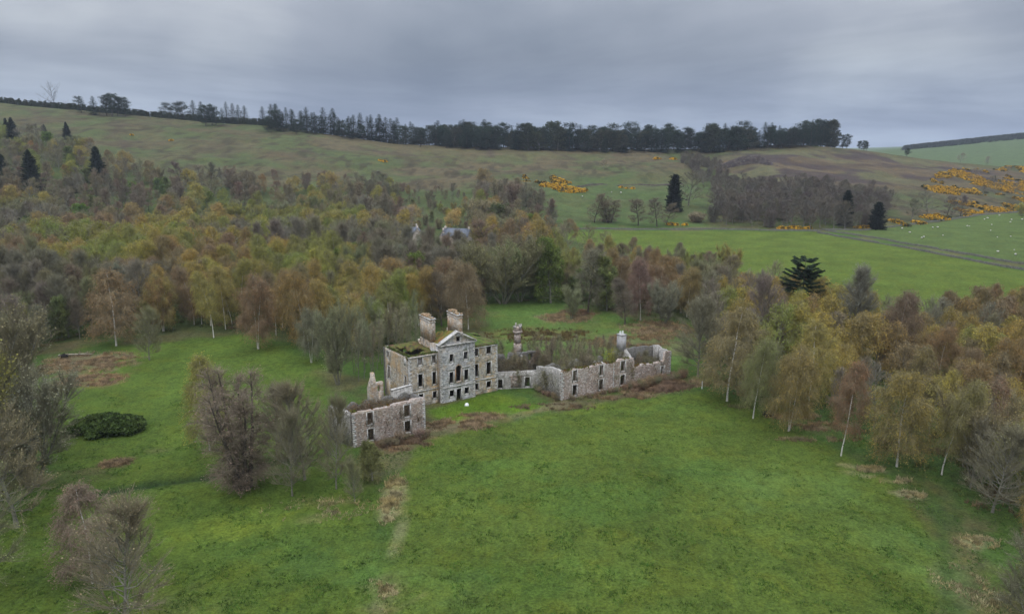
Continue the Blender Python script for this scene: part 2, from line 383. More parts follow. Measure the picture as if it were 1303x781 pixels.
def cover(x, y):
    n = lambda s, o=4, seed=0: fbm(x, y, s, o, seed)
    t = sm(430, 520, y)
    rough = lerp(np.tile(colr(.055, .095, .020), (len(x), 1)), colr(.085, .085, .035), sm(.45, .62, n(14, 4, 21)))
    # hillside: sheep pasture going over to bracken, bent grass and heather
    hill = lerp(np.tile(colr(.100, .122, .048), (len(x), 1)), colr(.135, .112, .062), sm(.42, .62, n(40, 6, 31)) * (.55 + .45 * sm(240, 460, x / np.maximum(y, 100) * 923 + 651.5)))
    hill = lerp(hill, colr(.11, .085, .052), sm(.52, .70, n(26, 5, 33)) * .6)
    hill = lerp(hill, colr(.062, .052, .032), sm(.54, .68, fbm(x, y * .4 + x * .1, 7, 4, 35)) * .7)
    u = x / np.maximum(y, 100) * 923 + 651.5
    hill = lerp(hill, colr(.15, .13, .065), sm(330, 520, u) * sm(740, 880, y) * (1 - sm(700, 800, u)) * .7)
    hill = lerp(hill, colr(.085, .14, .04), sm(640, 720, u) * (1 - sm(880, 960, u)) * (1 - sm(640, 760, y)) * .6)
    hill = hill * .66
    c = rough * (1 - t[:, None]) + hill * t[:, None]
    moor = .60 * lerp(np.tile(colr(.15, .115, .07), (len(x), 1)), colr(.15, .145, .075), sm(.42, .6, n(60, 4, 41)))
    moor = lerp(moor, colr(.048, .036, .034), sm(.50, .60, fbm(x * .5, y, 24, 4, 43)) * .9)
    mm = softpoly(x, y, MOOR, 30, 26, 44)
    c = c * (1 - mm[:, None]) + moor * mm[:, None]
    far = sm(950, 1200, y)
    c = lerp(c, colr(.065, .095, .035), far)
    def put(poly, col, soft, amp, seed, k=1.):
        nonlocal c
        c = lerp(c, colr(*col), softpoly(x, y, poly, soft, amp, seed) * k)
    put(FOREST, (.055, .075, .025), 3, 5, 51, .8)
    put(RIGHTWOOD, (.05, .085, .022), 2.5, 4, 53, .85)
    put(FIELD_A, (.078, .112, .018), 1.2, 0, 55)
    put(FIELD_B, (.072, .104, .028), 1.2, 0, 56)
    put(BACKFIELD, (.075, .125, .028), 3, 4, 57)
    put(CLEARING, (.070, .108, .018), 2.5, 4, 58)
    put(MEADOW, (.071, .104, .018), 1.2, 2.0, 59)
    put(LAWN, (.075, .130, .014), 1.2, 1.5, 60)
    def blob(px, py, rx, ry, col, k=1., seed=0, rot=0., thr=.5):
        nonlocal c
        X, Y, _ = W(px, py); dx, dy = x - X, y - Y
        a, b = dx * math.cos(rot) + dy * math.sin(rot), -dx * math.sin(rot) + dy * math.cos(rot)
        r = np.sqrt((a / rx) ** 2 + (b / ry) ** 2)
        sel = r < 1.8
        if not sel.any(): return
        w = np.zeros(len(x)); w[sel] = sm(1.15, .75, r[sel] + (fbm(x[sel], y[sel], 3.2, 4, 70 + seed) - .5) * 1.6) if False else 1 - sm(.45, 1.25, r[sel] + (fbm(x[sel], y[sel], 2.6, 5, 70 + seed) - .5) * 1.9)
        c = lerp(c, colr(*col), w * k * .75)
    BR = (.165, .125, .078); ST = (.27, .235, .13); YG = (.12, .17, .025); RB = (.15, .11, .065)
    for b in [(112, 462, 11, 9, BR, .95, 1), (118, 485, 8, 5, (.16, .10, .06), .8, 2), (95, 438, 7, 7, (.11, .08, .04), .8, 3),
              (580, 541, 7.5, 3.4, BR, .85, 4, .5), (612, 532, 4, 2.2, (.13, .09, .05), .7, 5, .5), (510, 566, 6, 3.0, (.10, .055, .04), .9, 6, .4),
              (700, 519, 8, 1.9, (.17, .13, .08), .7, 7, .5), (662, 528, 5, 1.6, (.15, .12, .07), .6, 8, .5), (830, 493, 8.5, 3.0, (.12, .07, .048), .95, 9, .55), (790, 505, 7, 1.8, (.12, .075, .05), .9, 10, .55),
              (870, 489, 5, 2.5, (.13, .08, .05), .8, 11, .4), (720, 405, 9, 7, RB, .8, 12), (735, 398, 6, 5, (.16, .085, .05), .8, 13), (800, 435, 14, 9, RB, .55, 14),
              (840, 418, 10, 9, RB, .8, 15), (850, 440, 6, 9, RB, .5, 16), (680, 425, 15, 8, (.12, .10, .04), .7, 17), (770, 415, 12, 5, (.11, .12, .03), .6, 18),
              (620, 400, 5, 4, (.11, .09, .04), .5, 19),
              (148, 592, 3.0, 2.0, (.13, .065, .045), .8, 20), (115, 600, 2.6, 1.6, (.13, .09, .05), .6, 21), (205, 575, 2.6, 1.3, (.12, .09, .05), .5, 22),
              (500, 630, 1.8, 6.0, ST, .8, 23, -.1), (495, 655, 1.5, 3.0, ST, .7, 24), (505, 690, 1.0, 5.5, ST, .5, 25), (492, 755, 3.0, 3.4, (.19, .16, .08), .6, 26),
              (430, 640, 5, 1.6, (.17, .16, .07), .5, 27), (395, 660, 3, 1.2, (.18, .17, .07), .5, 28), (240, 690, 8, 4, YG, .5, 29), (300, 665, 7, 3.5, YG, .6, 30), (210, 780, 7, 4, (.14, .15, .05), .45, 31),
              (60, 470, 6, 12, (.06, .06, .03), .5, 32), (1010, 532, 5, 2, (.15, .09, .055), .7, 33), (1040, 545, 5, 2.2, (.15, .10, .06), .7, 34), (1105, 598, 4, .9, ST, .7, 35, -.45),
              (1130, 612, 4, .9, ST, .7, 36, -.5), (1160, 631, 3, 1.0, ST, .8, 37, -.5), (1245, 690, 3, 1.6, ST, .6, 38), (1095, 606, 3, .8, ST, .4, 39, -.4),
              (1195, 655, 2.5, 6, (.045, .085, .018), .85, 40), (1200, 720, 2.2, 9, (.05, .09, .02), .7, 41), (1150, 600, 8, 4, (.04, .09, .018), .6, 42),
              (1225, 755, 3, 4, (.13, .14, .06), .5, 43), (855, 520, 12, 3, (.085, .15, .03), .4, 44), (760, 520, 10, 1.8, YG, .6, 45, .5), (640, 508, 5, 3, (.10, .14, .02), .6, 46),
              (1000, 620, 14, 8, (.10, .17, .045), .35, 47), (760, 640, 12, 7, (.055, .115, .022), .5, 48), (880, 600, 9, 6, (.052, .11, .022), .45, 49), (620, 600, 10, 5, (.05, .11, .02), .4, 50),
              (340, 700, 9, 3.5, (.05, .10, .022), .5, 51), (420, 720, 9, 4, (.055, .11, .028), .5, 52), (1150, 700, 6, 10, (.10, .17, .045), .35, 53), (650, 740, 14, 5, (.055, .12, .02), .4, 54),
              (80, 610, 10, 2.5, (.10, .11, .04), .5, 55), (560, 760, 9, 5, (.09, .15, .04), .35, 56)]:
        blob(*b)
    for (a, b) in zip(DITCH[:-1], DITCH[1:]):
        c = lerp(c, colr(.026, .048, .014), np.exp(-(segd(x, y, *a, *b) / 1.3) ** 2) * .95)
    # hill paths and dark heather scars
    for (a, b, k) in [((735, 238), (868, 234), 2.2), ((38, 138), (56, 160), 3), ((150, 175), (165, 195), 3), ((140, 176), (160, 158), 2), ((455, 190), (560, 200), 7), ((600, 186), (625, 200), 5), ((1010, 208), (1150, 214), 8), ((1060, 216), (1170, 210), 6),
                      ((380, 190), (400, 197), 6), ((690, 190), (735, 204), 4)]:
        A_, B_ = W(*a), W(*b)
        c = lerp(c, colr(.06, .045, .032), np.exp(-(segd(x, y + (fbm(x, y, 20, 2, 8) - .5) * 14, A_[0], A_[1], B_[0], B_[1]) / k) ** 2) * .75)
    # worn track in the meadow edge
    TR = PW([(1128, 585), (1165, 605), (1188, 640), (1203, 690), (1206, 781)])
    for a, b in zip(TR[:-1], TR[1:]):
        c = lerp(c, colr(.045, .078, .018), np.exp(-(segd(x, y, *a, *b) / .9) ** 2) * .7)
    return c
COV = cover(GX, GY)
idx = np.arange(nx * ny).reshape(ny, nx)
Q = np.stack([idx[:-1, :-1], idx[:-1, 1:], idx[1:, 1:], idx[1:, :-1]], -1).reshape(-1, 4)
gm = mesh_np('ground', np.stack([GX, GY, GZ], -1), [Q], [GROUND], smooth=True)
ca = gm.color_attributes.new('cover', 'FLOAT_COLOR', 'POINT')
ca.data.foreach_set('color', np.concatenate([COV, np.ones((len(COV), 1))], 1).astype(np.float32).ravel())
ground = link('ground', gm); tag(ground, kind='structure')

# ------------------------------------------------------------------ the ruin (its own plan axes: x along the fronts, y to the back)
RA = math.radians(31); RO = (-21.08, 138.16)
def rworld(x, y): return (RO[0] + x * math.cos(RA) - y * math.sin(RA), RO[1] + x * math.sin(RA) + y * math.cos(RA))
def rroot(name, x, y, label, cat, group=None):
    wx, wy = rworld(x, y)
    o = empty(name, (wx, wy, 0), RA); o['ox'] = 0
    del o['ox']; ROOTOFF[o.name] = (x, y); tag(o, label, cat, group); return o
ROOTOFF = {}
def rpart(mb, name, mats, root):
    ox, oy = ROOTOFF[root.name if root.name in ROOTOFF else root.parent.name]
    mb.v = [v - np.array([ox, oy, 0.]) for v in mb.v]
    o = mb.obj(name, mats, root); return o
def wall(mb, p0, p1, th, top, ops=(), z0=-1.2, step=.45, m=0, flip=False):
    """masonry wall with real openings; p0->p1 is the outer face, thickness to the left of it; top(s) gives the ragged height"""
    p0 = np.array(p0, float); p1 = np.array(p1, float); Ln = np.linalg.norm(p1 - p0); u = (p1 - p0) / Ln; nrm = np.array([-u[1], u[0]]) * (-1 if flip else 1)
    xs = {0., Ln}; zs = {z0}
    for o in ops: xs |= {o[0], o[1]}; zs |= {o[2], o[3]}
    s = step
    while s < Ln:
        if min(abs(s - a) for a in xs) > .12: xs.add(s)
        s += step
    xs = sorted(a for a in xs if -1e-6 <= a <= Ln + 1e-6); zs = sorted(zs)
    T = np.array([top(a) for a in xs]); nz = len(zs)   # last row stretches to the top
    nxx = len(xs)
    def P(i, k, side):
        z = zs[k] if k < nz else T[i]
        if k < nz: z = min(z, max(T[i], z0 + .02 * k))
        q = p0 + u * xs[i] + nrm * th * side
        return (q[0], q[1], z)
    V = np.array([[[P(i, k, sd) for sd in (0, 1)] for k in range(nz + 1)] for i in range(nxx)]).reshape(-1, 3)
    ID = lambda i, k, sd: (i * (nz + 1) + k) * 2 + sd
    solid = np.ones((nxx - 1, nz), bool)
    for i in range(nxx - 1):
        xm = (xs[i] + xs[i + 1]) / 2
        for k in range(nz):
            za = zs[k]; zb = zs[k + 1] if k + 1 < nz else 1e3
            for o in ops:
                if o[0] < xm < o[1] and za >= o[2] - 1e-6 and zb <= o[3] + 1e-6: solid[i, k] = False
    Qs = []
    S = lambda i, k: 0 <= i < nxx - 1 and 0 <= k < nz and solid[i, k]
    for i in range(nxx - 1):
        for k in range(nz):
            if not solid[i, k]: continue
            a, b, c, d = ID(i, k, 0), ID(i + 1, k, 0), ID(i + 1, k + 1, 0), ID(i, k + 1, 0)
            Qs.append((a, b, c, d)); Qs.append((a + 1, d + 1, c + 1, b + 1))
            if not S(i, k + 1): Qs.append((d, c, c + 1, d + 1))
            if not S(i, k - 1): Qs.append((a, a + 1, b + 1, b))
            if not S(i - 1, k): Qs.append((a, d, d + 1, a + 1))
            if not S(i + 1, k): Qs.append((b, b + 1, c + 1, c))
    mb.add(V, Qs, m=m)
def ragged(h, amp=.3, seed=0, drops=()):
    rnd = random.Random(seed); ph = [rnd.random() * 100 for _ in range(3)]
    def f(s):
        z = h(s) if callable(h) else h
        z += amp * (float(fbm(np.array([s + ph[0]]), np.array([ph[1]]), 1.1, 3, seed)[0]) - .5) * 2
        for (a, b, dz) in drops:
            if a <= s <= b: z -= dz
        return z
    return f
def frame(p0, p1, x0, x1, za, zb, w=.2, proud=.035, deep=.25, sill=True):
    """dressed margins round one opening"""
    p0 = np.array(p0, float); p1 = np.array(p1, float); u = (p1 - p0) / np.linalg.norm(p1 - p0); n = np.array([-u[1], u[0]])
    mb = MB(); q = lambda s: p0 + u * s - n * proud
    mb.obox(q(x0 - w), u, w + .012, n, deep, za - (w if sill else 0), zb + w); mb.obox(q(x1 - .012), u, w + .012, n, deep, za - (w if sill else 0), zb + w)
    mb.obox(q(x0 + .012), u, x1 - x0 - .024, n, deep, zb - .012, zb + w)
    if sill: mb.obox(q(x0 + .012), u, x1 - x0 - .024, n, deep + .02, za - w, za + .012)
    return mb
def quoin(p, ux, uy, z0, z1, w=.55, mb=None):
    mb = mb or MB(); z = z0; i = 0
    ux = np.array(ux, float); uy = np.array(uy, float)
    while z < z1 - .1:
        h = min(.42, z1 - z); a, b = (w, w * .55) if i % 2 else (w * .55, w)
        o = np.array(p[:2], float) - ux * .03 - uy * .03
        mb.obox(o, ux, a, uy, b, z, z + h - .02); z += h; i += 1
    return mb
# ---- main block
HB = rroot('ruined_mansion', 10.4, 5, 'roofless three storey grey stone mansion with pedimented centre and two tall chimneys, mossy wall heads', 'ruined mansion')
FW = [(2.0, 3.05), (5.2, 6.1)]; FE = [(15.2, 16.1), (18.1, 19.25)]
TOPZ, MIDZ, GRZ = (8.8, 10.4), (4.12, 6.9), (1.05, 2.55)
def front_ops(cols, x0): return [(a - x0, b - x0, *z) for a, b in cols for z in (TOPZ, MIDZ, GRZ)]
t_front = ragged(10.95, .12, 1)
f1 = MB(); wall(f1, (0, 0), (6.62, 0), .75, t_front, front_ops(FW, 0)); rpart(f1, 'front_wall', [STONE_HOUSE], HB)
f2 = MB(); wall(f2, (14.72, 0), (20.85, 0), .75, ragged(10.8, .12, 2), front_ops(FE, 14.72)); rpart(f2, 'front_wall', [STONE_HOUSE], HB)
# centre bay
BAY0, BAY1 = 6.62, 14.72
cops = [(8.75 - BAY0, 9.7 - BAY0, 8.8, 10.4), (12.1 - BAY0, 13.05 - BAY0, 8.8, 10.45), (8.65 - BAY0, 9.6 - BAY0, 4.1, 6.5), (12.15 - BAY0, 13.15 - BAY0, 4.1, 6.5),
        (8.6 - BAY0, 9.75 - BAY0, 1.05, 2.5), (12.15 - BAY0, 13.25 - BAY0, 1.05, 2.5), (10.25 - BAY0, 11.4 - BAY0, -.1, 2.55)]
arch = []                                                       # round-headed middle window, cut in steps
ac, ar = 10.83 - BAY0, .62
for i in range(-5, 5):
    xa, xb = ac + ar * i / 5, ac + ar * (i + 1) / 5; xm = (i + .5) / 5
    arch.append((xa, xb, 4.15, 7.1 + ar * math.sqrt(1 - xm * xm)))
bay = MB(); wall(bay, (BAY0, -1), (BAY1, -1), .8, ragged(12.6, .02, 3), cops + arch)
bay2 = MB(); wall(bay2, (BAY0, -.2), (BAY0, 4.2), .7, ragged(lambda s: 12.6 - max(0, s - 1) * .15, .08, 4), (), flip=True)
wall(bay2, (BAY1, -.2), (BAY1, 4.2), .7, ragged(lambda s: 12.6 - max(0, s - 1) * .15, .08, 5), ())
rpart(bay, 'centre_bay_wall', [STONE_BAY], HB); rpart(bay2, 'bay_side_wall', [STONE_BAY], HB)
# pediment with raking cornice
pd = MB(); AP = (10.67, 14.95); zb = 12.62
V = []
for y in (-1.0, -.3):
    V += [(BAY0, y, zb), (BAY1, y, zb), (AP[0], y, AP[1] - .15)]
# ring round a square light in the pediment
wx0, wx1, wz0, wz1 = 10.4, 11.3, 12.95, 14.0
V = []
for y in (-1.0, -.3):
    V += [(BAY0, y, zb), (BAY1, y, zb), (AP[0], y, AP[1] - .15), (wx0, y, wz0), (wx1, y, wz0), (wx1, y, wz1), (wx0, y, wz1)]
fr = [(0, 1, 4, 3), (1, 2, 5, 4), (2, 0, 3, 6)]; 
pd.add(V, [(0, 1, 4, 3), (7, 10, 11, 8)] + [(2, 0, 3, 6), (9, 13, 10, 7), (1, 2, 5, 4), (8, 11, 12, 9)] + [(3, 4, 11, 10), (4, 5, 12, 11), (5, 6, 13, 12), (6, 3, 10, 13)] + [(0, 7, 8, 1), (1, 8, 9, 2), (2, 9, 7, 0)], [(2, 6, 5), (9, 12, 13)])
PED = rpart(pd, 'pediment', [STONE_BAY], HB)
for s in (-1, 1):
    ck = MB(); xe = AP[0] + s * 4.5; a = math.atan2(AP[1] - zb, 4.2)
    x0, z0_, x1, z1_ = AP[0], AP[1] + .03, xe, zb - .17
    h = .34
    V = []
    for (x, z) in ((x0, z0_), (x1, z1_), (x1, z1_ + h), (x0, z0_ + h)): V += [(x, -1.32, z), (x, -.12, z)]
    ck.add(V, [(0, 2, 4, 6), (1, 7, 5, 3), (0, 1, 3, 2), (2, 3, 5, 4), (4, 5, 7, 6), (6, 7, 1, 0)])
    rpart(ck, 'raking_cornice', [DRESS], PED)
co = MB(); co.box((BAY0 - .28, -1.3, 12.36), (BAY1 + .28, -.98, 12.66)); rpart(co, 'cornice', [DRESS], HB)
def boxes(name, lst, mat, root):
    for a, b in lst: m_ = MB(); m_.box(a, b); rpart(m_, name, [mat], root)
def quoins(lst, root):
    for a in lst: rpart(quoin(*a), 'quoins', [DRESS], root)
boxes('string_course', [((BAY0 - .06, -1.07, 3.15), (BAY1 + .06, -.99, 3.40)), ((0.05, -.07, 3.15), (BAY0 - .08, .01, 3.38)), ((BAY1 + .08, -.07, 3.15), (20.8, .01, 3.38)), ((8.2, -1.1, 7.05), (9.98, -.99, 7.25)), ((11.62, -1.1, 7.05), (13.5, -.99, 7.25))], DRESS, HB)
boxes('eaves_course', [((-.15, -.18, 10.62), (BAY0 - .32, .02, 10.82)), ((BAY1 + .32, -.18, 10.5), (20.95, .02, 10.7))], DRESS, HB)
quoins([((0, 0), (1, 0), (0, 1), 0, 10.7, .6), ((20.85, 0), (-1, 0), (0, 1), 0, 10.6, .6), ((BAY0, -1), (1, 0), (0, 1), 0, 12.3, .5), ((BAY1, -1), (-1, 0), (0, 1), 0, 12.3, .5)], HB)
for cols in (FW, FE):
    for a, b in cols:
        for z in (TOPZ, MIDZ, GRZ): rpart(frame((0, 0), (1, 0), a, b, *z), 'window_surround', [DRESS], HB)
for k, o in enumerate(cops[:6]): rpart(frame((BAY0, -1), (BAY1, -1), *o), 'window_surround', [DRESS], HB)
dr = rpart(frame((BAY0, -1), (BAY1, -1), *cops[6], w=.24, sill=False), 'doorway', [DRESS], HB)
am = MB()
for i in range(10):
    a0, a1 = math.pi * i / 10, math.pi * (i + 1) / 10
    V = []
    for y in (-1.05, -.75):
        for (a, r) in ((a0, .63), (a1, .63), (a1, .88), (a0, .88)): V.append((10.83 + math.cos(a) * r, y, 7.1 + math.sin(a) * r))
    am.add(V, [(0, 3, 2, 1), (4, 5, 6, 7), (0, 1, 5, 4), (2, 3, 7, 6), (1, 2, 6, 5), (3, 0, 4, 7)])
am.box((9.95, -1.05, 3.95), (10.2, -.75, 7.09)); am.box((11.46, -1.05, 3.95), (11.71, -.75, 7.09)); am.box((10.21, -1.05, 3.95), (11.45, -.75, 4.14))
rpart(am, 'arched_window', [plainmat('orange_margin', (.33, .19, .10), (.30, .27, .23), 1.2)], HB)
# side and back walls
SB = (-1.3, 11.0); SL = math.hypot(*SB)
SA, SZ = (SB[0] + .09, 10.29), (-.09, .76); SL2 = 9.6
sops = [(SL2 - 1.3, SL2 - .35, 4.3, 6.5), (SL2 - 8.6, SL2 - 7.5, 4.1, 6.9), (SL2 - 8.6, SL2 - 7.6, 8.75, 10.2)]
side = MB(); wall(side, (SB[0] + .09, 10.29), (-.09, .76), .75, ragged(lambda s: 10.75 + s * .015, .15, 7, [(0, .5, -.3)]), sops); rpart(side, 'side_wall', [STONE_HOUSE], HB)
for o in sops: rpart(frame(SA, SZ, *o, w=.16), 'window_surround', [DRESS], HB)
bl = MB(); u = np.array([1.3, -11.0]) / SL; n_ = np.array([11.0, 1.3]) / SL
bl.obox(np.array(SA) + u * (SL2 - 1.3) - n_ * .02, u, 1.05, n_, .3, 8.8, 10.3); rpart(bl, 'blocked_window', [DRESS], HB)
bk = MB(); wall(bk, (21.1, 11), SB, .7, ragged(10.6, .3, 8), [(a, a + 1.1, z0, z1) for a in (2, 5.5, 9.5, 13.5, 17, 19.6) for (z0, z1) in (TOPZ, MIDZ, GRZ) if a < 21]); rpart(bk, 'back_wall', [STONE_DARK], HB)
sr = MB(); wall(sr, (20.87, .76), (21.08, 10.29), .7, ragged(10.7, .2, 9), [(3, 4, *MIDZ), (7, 8, *TOPZ)]); rpart(sr, 'side_wall', [STONE_HOUSE], HB)
# cross walls carrying the chimneys
cw = MB(); wall(cw, (6.62, 10.4), (6.62, 4.25), .95, ragged(lambda s: 12.3 + (1.2 if 2.4 < s < 6.2 else 0) - (.9 if s < 1.2 else 0), .25, 11), [(2.9, 3.5, 10.9, 12.3), (.9, 1.6, 10.8, 12)], z0=0)
rpart(cw, 'cross_wall', [STONE_CHIM], HB)
cw = MB(); wall(cw, (13.7, 10.4), (13.7, 4.25), 1.0, ragged(lambda s: 13.2, .2, 12), (), z0=0); rpart(cw, 'cross_wall', [STONE_CHIM], HB)
for (x0, y0, y1, zt, sd) in ((6.6, 3.75, 8.9, 17.0, 1), (13.62, 4.9, 9.8, 16.8, 2)):
    ch = MB(); x1 = x0 + 1.25
    wall(ch, (x0, y1), (x0, y0), x1 - x0, ragged(zt, .04, 20 + sd), [], z0=12.4, step=.5)
    cho = rpart(ch, 'chimney', [STONE_CHIM], HB)
    cp = MB(); cp.box((x0 - .16, y0 - .16, zt + .02), (x1 + .16, y1 + .16, zt + .27)); cp.box((x0 - .08, y0 - .08, zt - .55), (x1 + .08, y1 + .08, zt - .38)); rpart(cp, 'chimney_cap', [DRESS], cho)
    rb = MB(); rnd = random.Random(sd)
    for k in range(30):
        a, b = rnd.uniform(x0 - .05, x1 - .3), rnd.uniform(y0, y1 - .5); s_ = rnd.uniform(.25, .5); c_ = 1 - abs((b - (y0 + y1) / 2) / 2.2)
        ang = rnd.uniform(0, 1.5); rb.obox((a + .1, b), (math.cos(ang), math.sin(ang)), s_, (-math.sin(ang), math.cos(ang)), s_, zt + .27, zt + .45 + rnd.uniform(.0, .55) * c_ + .1)
    rpart(rb, 'broken_stack', [RUST], cho)
# mossy remains of roofs and floors lying between the wall heads
def heap(x0, x1, y0, y1, zf, seed, amp=.3, hole=.0, step=.35, th=.35):
    nx_, ny_ = int((x1 - x0) / step) + 1, int((y1 - y0) / step) + 1
    X, Y = np.meshgrid(np.linspace(x0, x1, nx_), np.linspace(y0, y1, ny_)); X, Y = X.ravel(), Y.ravel()
    Z = zf(X, Y) + (fbm(X, Y, 1.6, 4, seed) - .5) * 2 * amp
    I = np.arange(nx_ * ny_).reshape(ny_, nx_); q = np.stack([I[:-1, :-1], I[:-1, 1:], I[1:, 1:], I[1:, :-1]], -1).reshape(-1, 4)
    keep = np.ones(len(q), bool)
    if hole > 0:
        cxm = X[q].mean(1); cym = Y[q].mean(1); e = np.minimum.reduce([cxm - x0, x1 - cxm, cym - y0, y1 - cym])
        keep = (fbm(cxm, cym, 2.6, 3, seed + 5) < 1 - hole) | (e < 1.0)
    q = q[keep]; n = len(X); V = np.concatenate([np.stack([X, Y, Z], -1), np.stack([X, Y, Z - th], -1)])
    ed = {}
    for f in q:
        for a, b in zip(f, np.roll(f, -1)): ed[(a, b)] = 1
    sides = [(b, a, a + n, b + n) for (a, b) in ed if (b, a) not in ed]
    mb = MB(); mb.add(V, np.concatenate([q, q[:, ::-1] + n, np.array(sides)])); return mb
def zl(X, Y): return 10.75 - .9 * np.exp(-(((X - 3.0) / 2.4) ** 2 + ((Y - 6.5) / 3.2) ** 2)) + np.clip(Y - 8, 0, 3) * .08
rpart(heap(-.15, 6.6, .1, 10.8, zl, 31, .34, .52), 'collapsed_roof', [MOSS_LEFT], HB)
mp_ = MB(); 
def zc(X, Y): return 14.95 - np.abs(X - 10.67) * .66 - np.clip(Y - 1.0, 0, 10) * .27 + .12
rpart(heap(6.7, 14.65, -.35, 8.8, zc, 32, .22, .30), 'centre_roof', [MOSS_WARM], HB)
def zr_(X, Y): return 10.95 + 1.1 * np.exp(-((Y - 5.5) / 3.4) ** 2) * np.clip((20.9 - X) / 3, 0, 1)
rpart(heap(14.75, 20.95, -.1, 10.9, zr_, 33, .28, .34), 'mossy_roof', [MOSS_GREEN], HB)
rpart(heap(8.0, 13.6, 6.5, 10.9, lambda X, Y: 11.6 + 0 * X, 34, .4, .3), 'collapsed_roof', [MOSS_LEFT], HB)
wh = MB()                                                        # ferns and moss along the wall heads
for (a, b, z, w) in (((0, 0), (6.6, 0), 11.0, .8), ((14.75, 0), (20.9, 0), 10.85, .8), (SB, (0, 0), 10.9, .7)):
    rnd = random.Random(int(z * 10)); a = np.array(a); b = np.array(b); ln = np.linalg.norm(b - a); u = (b - a) / ln; n2 = np.array([-u[1], u[0]])
    for k in range(int(ln * 46)):
        s = rnd.random() * ln; v = rnd.random() ** 1.4 * w; q = a + u * s + n2 * v; r = rnd.uniform(.10, .26); an = rnd.random() * 6.3
        h = rnd.uniform(.08, .34)
        wh.add([(q[0] + math.cos(an) * r, q[1] + math.sin(an) * r, z - .08), (q[0] - math.cos(an) * r, q[1] - math.sin(an) * r, z - .08), (q[0] + rnd.uniform(-.15, .15), q[1] + rnd.uniform(-.15, .15), z + h)], T=[(0, 1, 2)])
tag(rpart(wh, 'wall_head_moss', [MOSS_GREEN], HB), kind='stuff')
shade_slabs = MB(); shade_slabs.box((.8, .8, 3.1), (20.1, 10.2, 3.35)); shade_slabs.box((.8, .8, 7.5), (20.1, 10.2, 7.75)); rpart(shade_slabs, 'floor', [STONE_DARK], HB)  # unseen slabs at floor level, added to block daylight and keep the openings dark
# ---- left pavilion
LW = rroot('ruined_pavilion', -9.5, -10.5, 'roofless two storey pink rubble pavilion left of the mansion, filled with scrub', 'ruined pavilion')
LX0, LX1, LY = -16.5, -2.5, -13.3
lops = [(a - LX0, b - LX0, *z) for (a, b) in ((-13.8, -12.7), (-6.7, -5.5)) for z in ((3.85, 6.15), (.75, 3.0))]
lf = MB(); wall(lf, (LX0, LY), (LX1, LY), .7, ragged(lambda s: 6.75 - .25 * math.exp(-((s - 4) / 3) ** 2) + (.25 if s > 11 else 0), .16, 41), lops); rpart(lf, 'front_wall', [STONE_WING], LW)
for o in lops: rpart(frame((LX0, LY), (LX1, LY), *o, w=.2), 'window_surround', [DRESS], LW)
ls = MB(); wall(ls, (-19.0, -7.2), (LX0 - .3, LY + .72), .7, ragged(6.5, .3, 42), [(2.6, 3.5, 3.9, 6.0)]); rpart(ls, 'side_wall', [STONE_GREY], LW)
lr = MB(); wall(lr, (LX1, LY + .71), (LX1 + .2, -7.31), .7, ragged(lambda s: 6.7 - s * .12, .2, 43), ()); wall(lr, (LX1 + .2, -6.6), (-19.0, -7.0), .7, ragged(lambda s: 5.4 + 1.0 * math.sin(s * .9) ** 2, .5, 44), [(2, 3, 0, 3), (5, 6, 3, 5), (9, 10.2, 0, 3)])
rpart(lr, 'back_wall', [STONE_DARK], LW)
quoins([((LX1, LY), (-1, 0), (0, 1), 0, 6.5, .55), ((LX0, LY), (1, 0), (0, 1), 0, 6.4, .55)], LW)
# link between the pavilion and the house, and the tall gable fragment
LK = rroot('link_wall', -4, -3, 'low pale coped link wall running from the left pavilion to the mansion side', 'ruined wall')
m_ = MB(); wall(m_, (-5.2, -3.6), (-.4, -2.6), .6, ragged(5.7, .12, 45), ()); rpart(m_, 'wall', [STONE_GREY], LK)
m_ = MB(); wall(m_, (-5.25, -3.64), (-.38, -2.64), .68, lambda s: 5.98, (), z0=5.84); rpart(m_, 'coping', [DRESS], LK)
GF = rroot('gable_fragment', -8.5, -3, 'tall narrow buff stone gable fragment standing alone left of the mansion', 'ruined wall')
m_ = MB(); wall(m_, (-9.4, -4), (-7.0, -3.8), .7, ragged(lambda s: 10.3 if s < .7 else 8.1, .3, 46), [(1.2, 1.7, 6.2, 7.4)], step=.3); wall(m_, (-9.4, -3.3), (-9.4, -1.0), .6, ragged(lambda s: 9.3 - s * 1.2, .4, 47), (), flip=True); rpart(m_, 'wall', [STONE_CHIM], GF)
def headmoss(a, b, zf, w, root, seed, dens=26, mat=None):
    wh = MB(); rnd = random.Random(seed); a = np.array(a, float); b = np.array(b, float); ln = np.linalg.norm(b - a); u = (b - a) / ln; n2 = np.array([-u[1], u[0]])
    for k in range(int(ln * dens)):
        s = rnd.random() * ln
        if float(fbm(np.array([s]), np.array([seed * 3.]), 1.6, 2, seed)[0]) < .47: continue
        q = a + u * s + n2 * rnd.random() * w; r = rnd.uniform(.12, .28); an = rnd.random() * 6.3; z = zf(s)
        wh.add([(q[0] + math.cos(an) * r, q[1] + math.sin(an) * r, z - .15), (q[0] - math.cos(an) * r, q[1] - math.sin(an) * r, z - .15), (q[0] + rnd.uniform(-.2, .2), q[1] + rnd.uniform(-.2, .2), z + rnd.uniform(.1, .45))], T=[(0, 1, 2)])
    tag(rpart(wh, 'wall_head_moss', [mat or MOSS_WARM], root), kind='stuff')
headmoss((LX0, LY), (LX1, LY), lambda s: 6.75, .7, LW, 3)
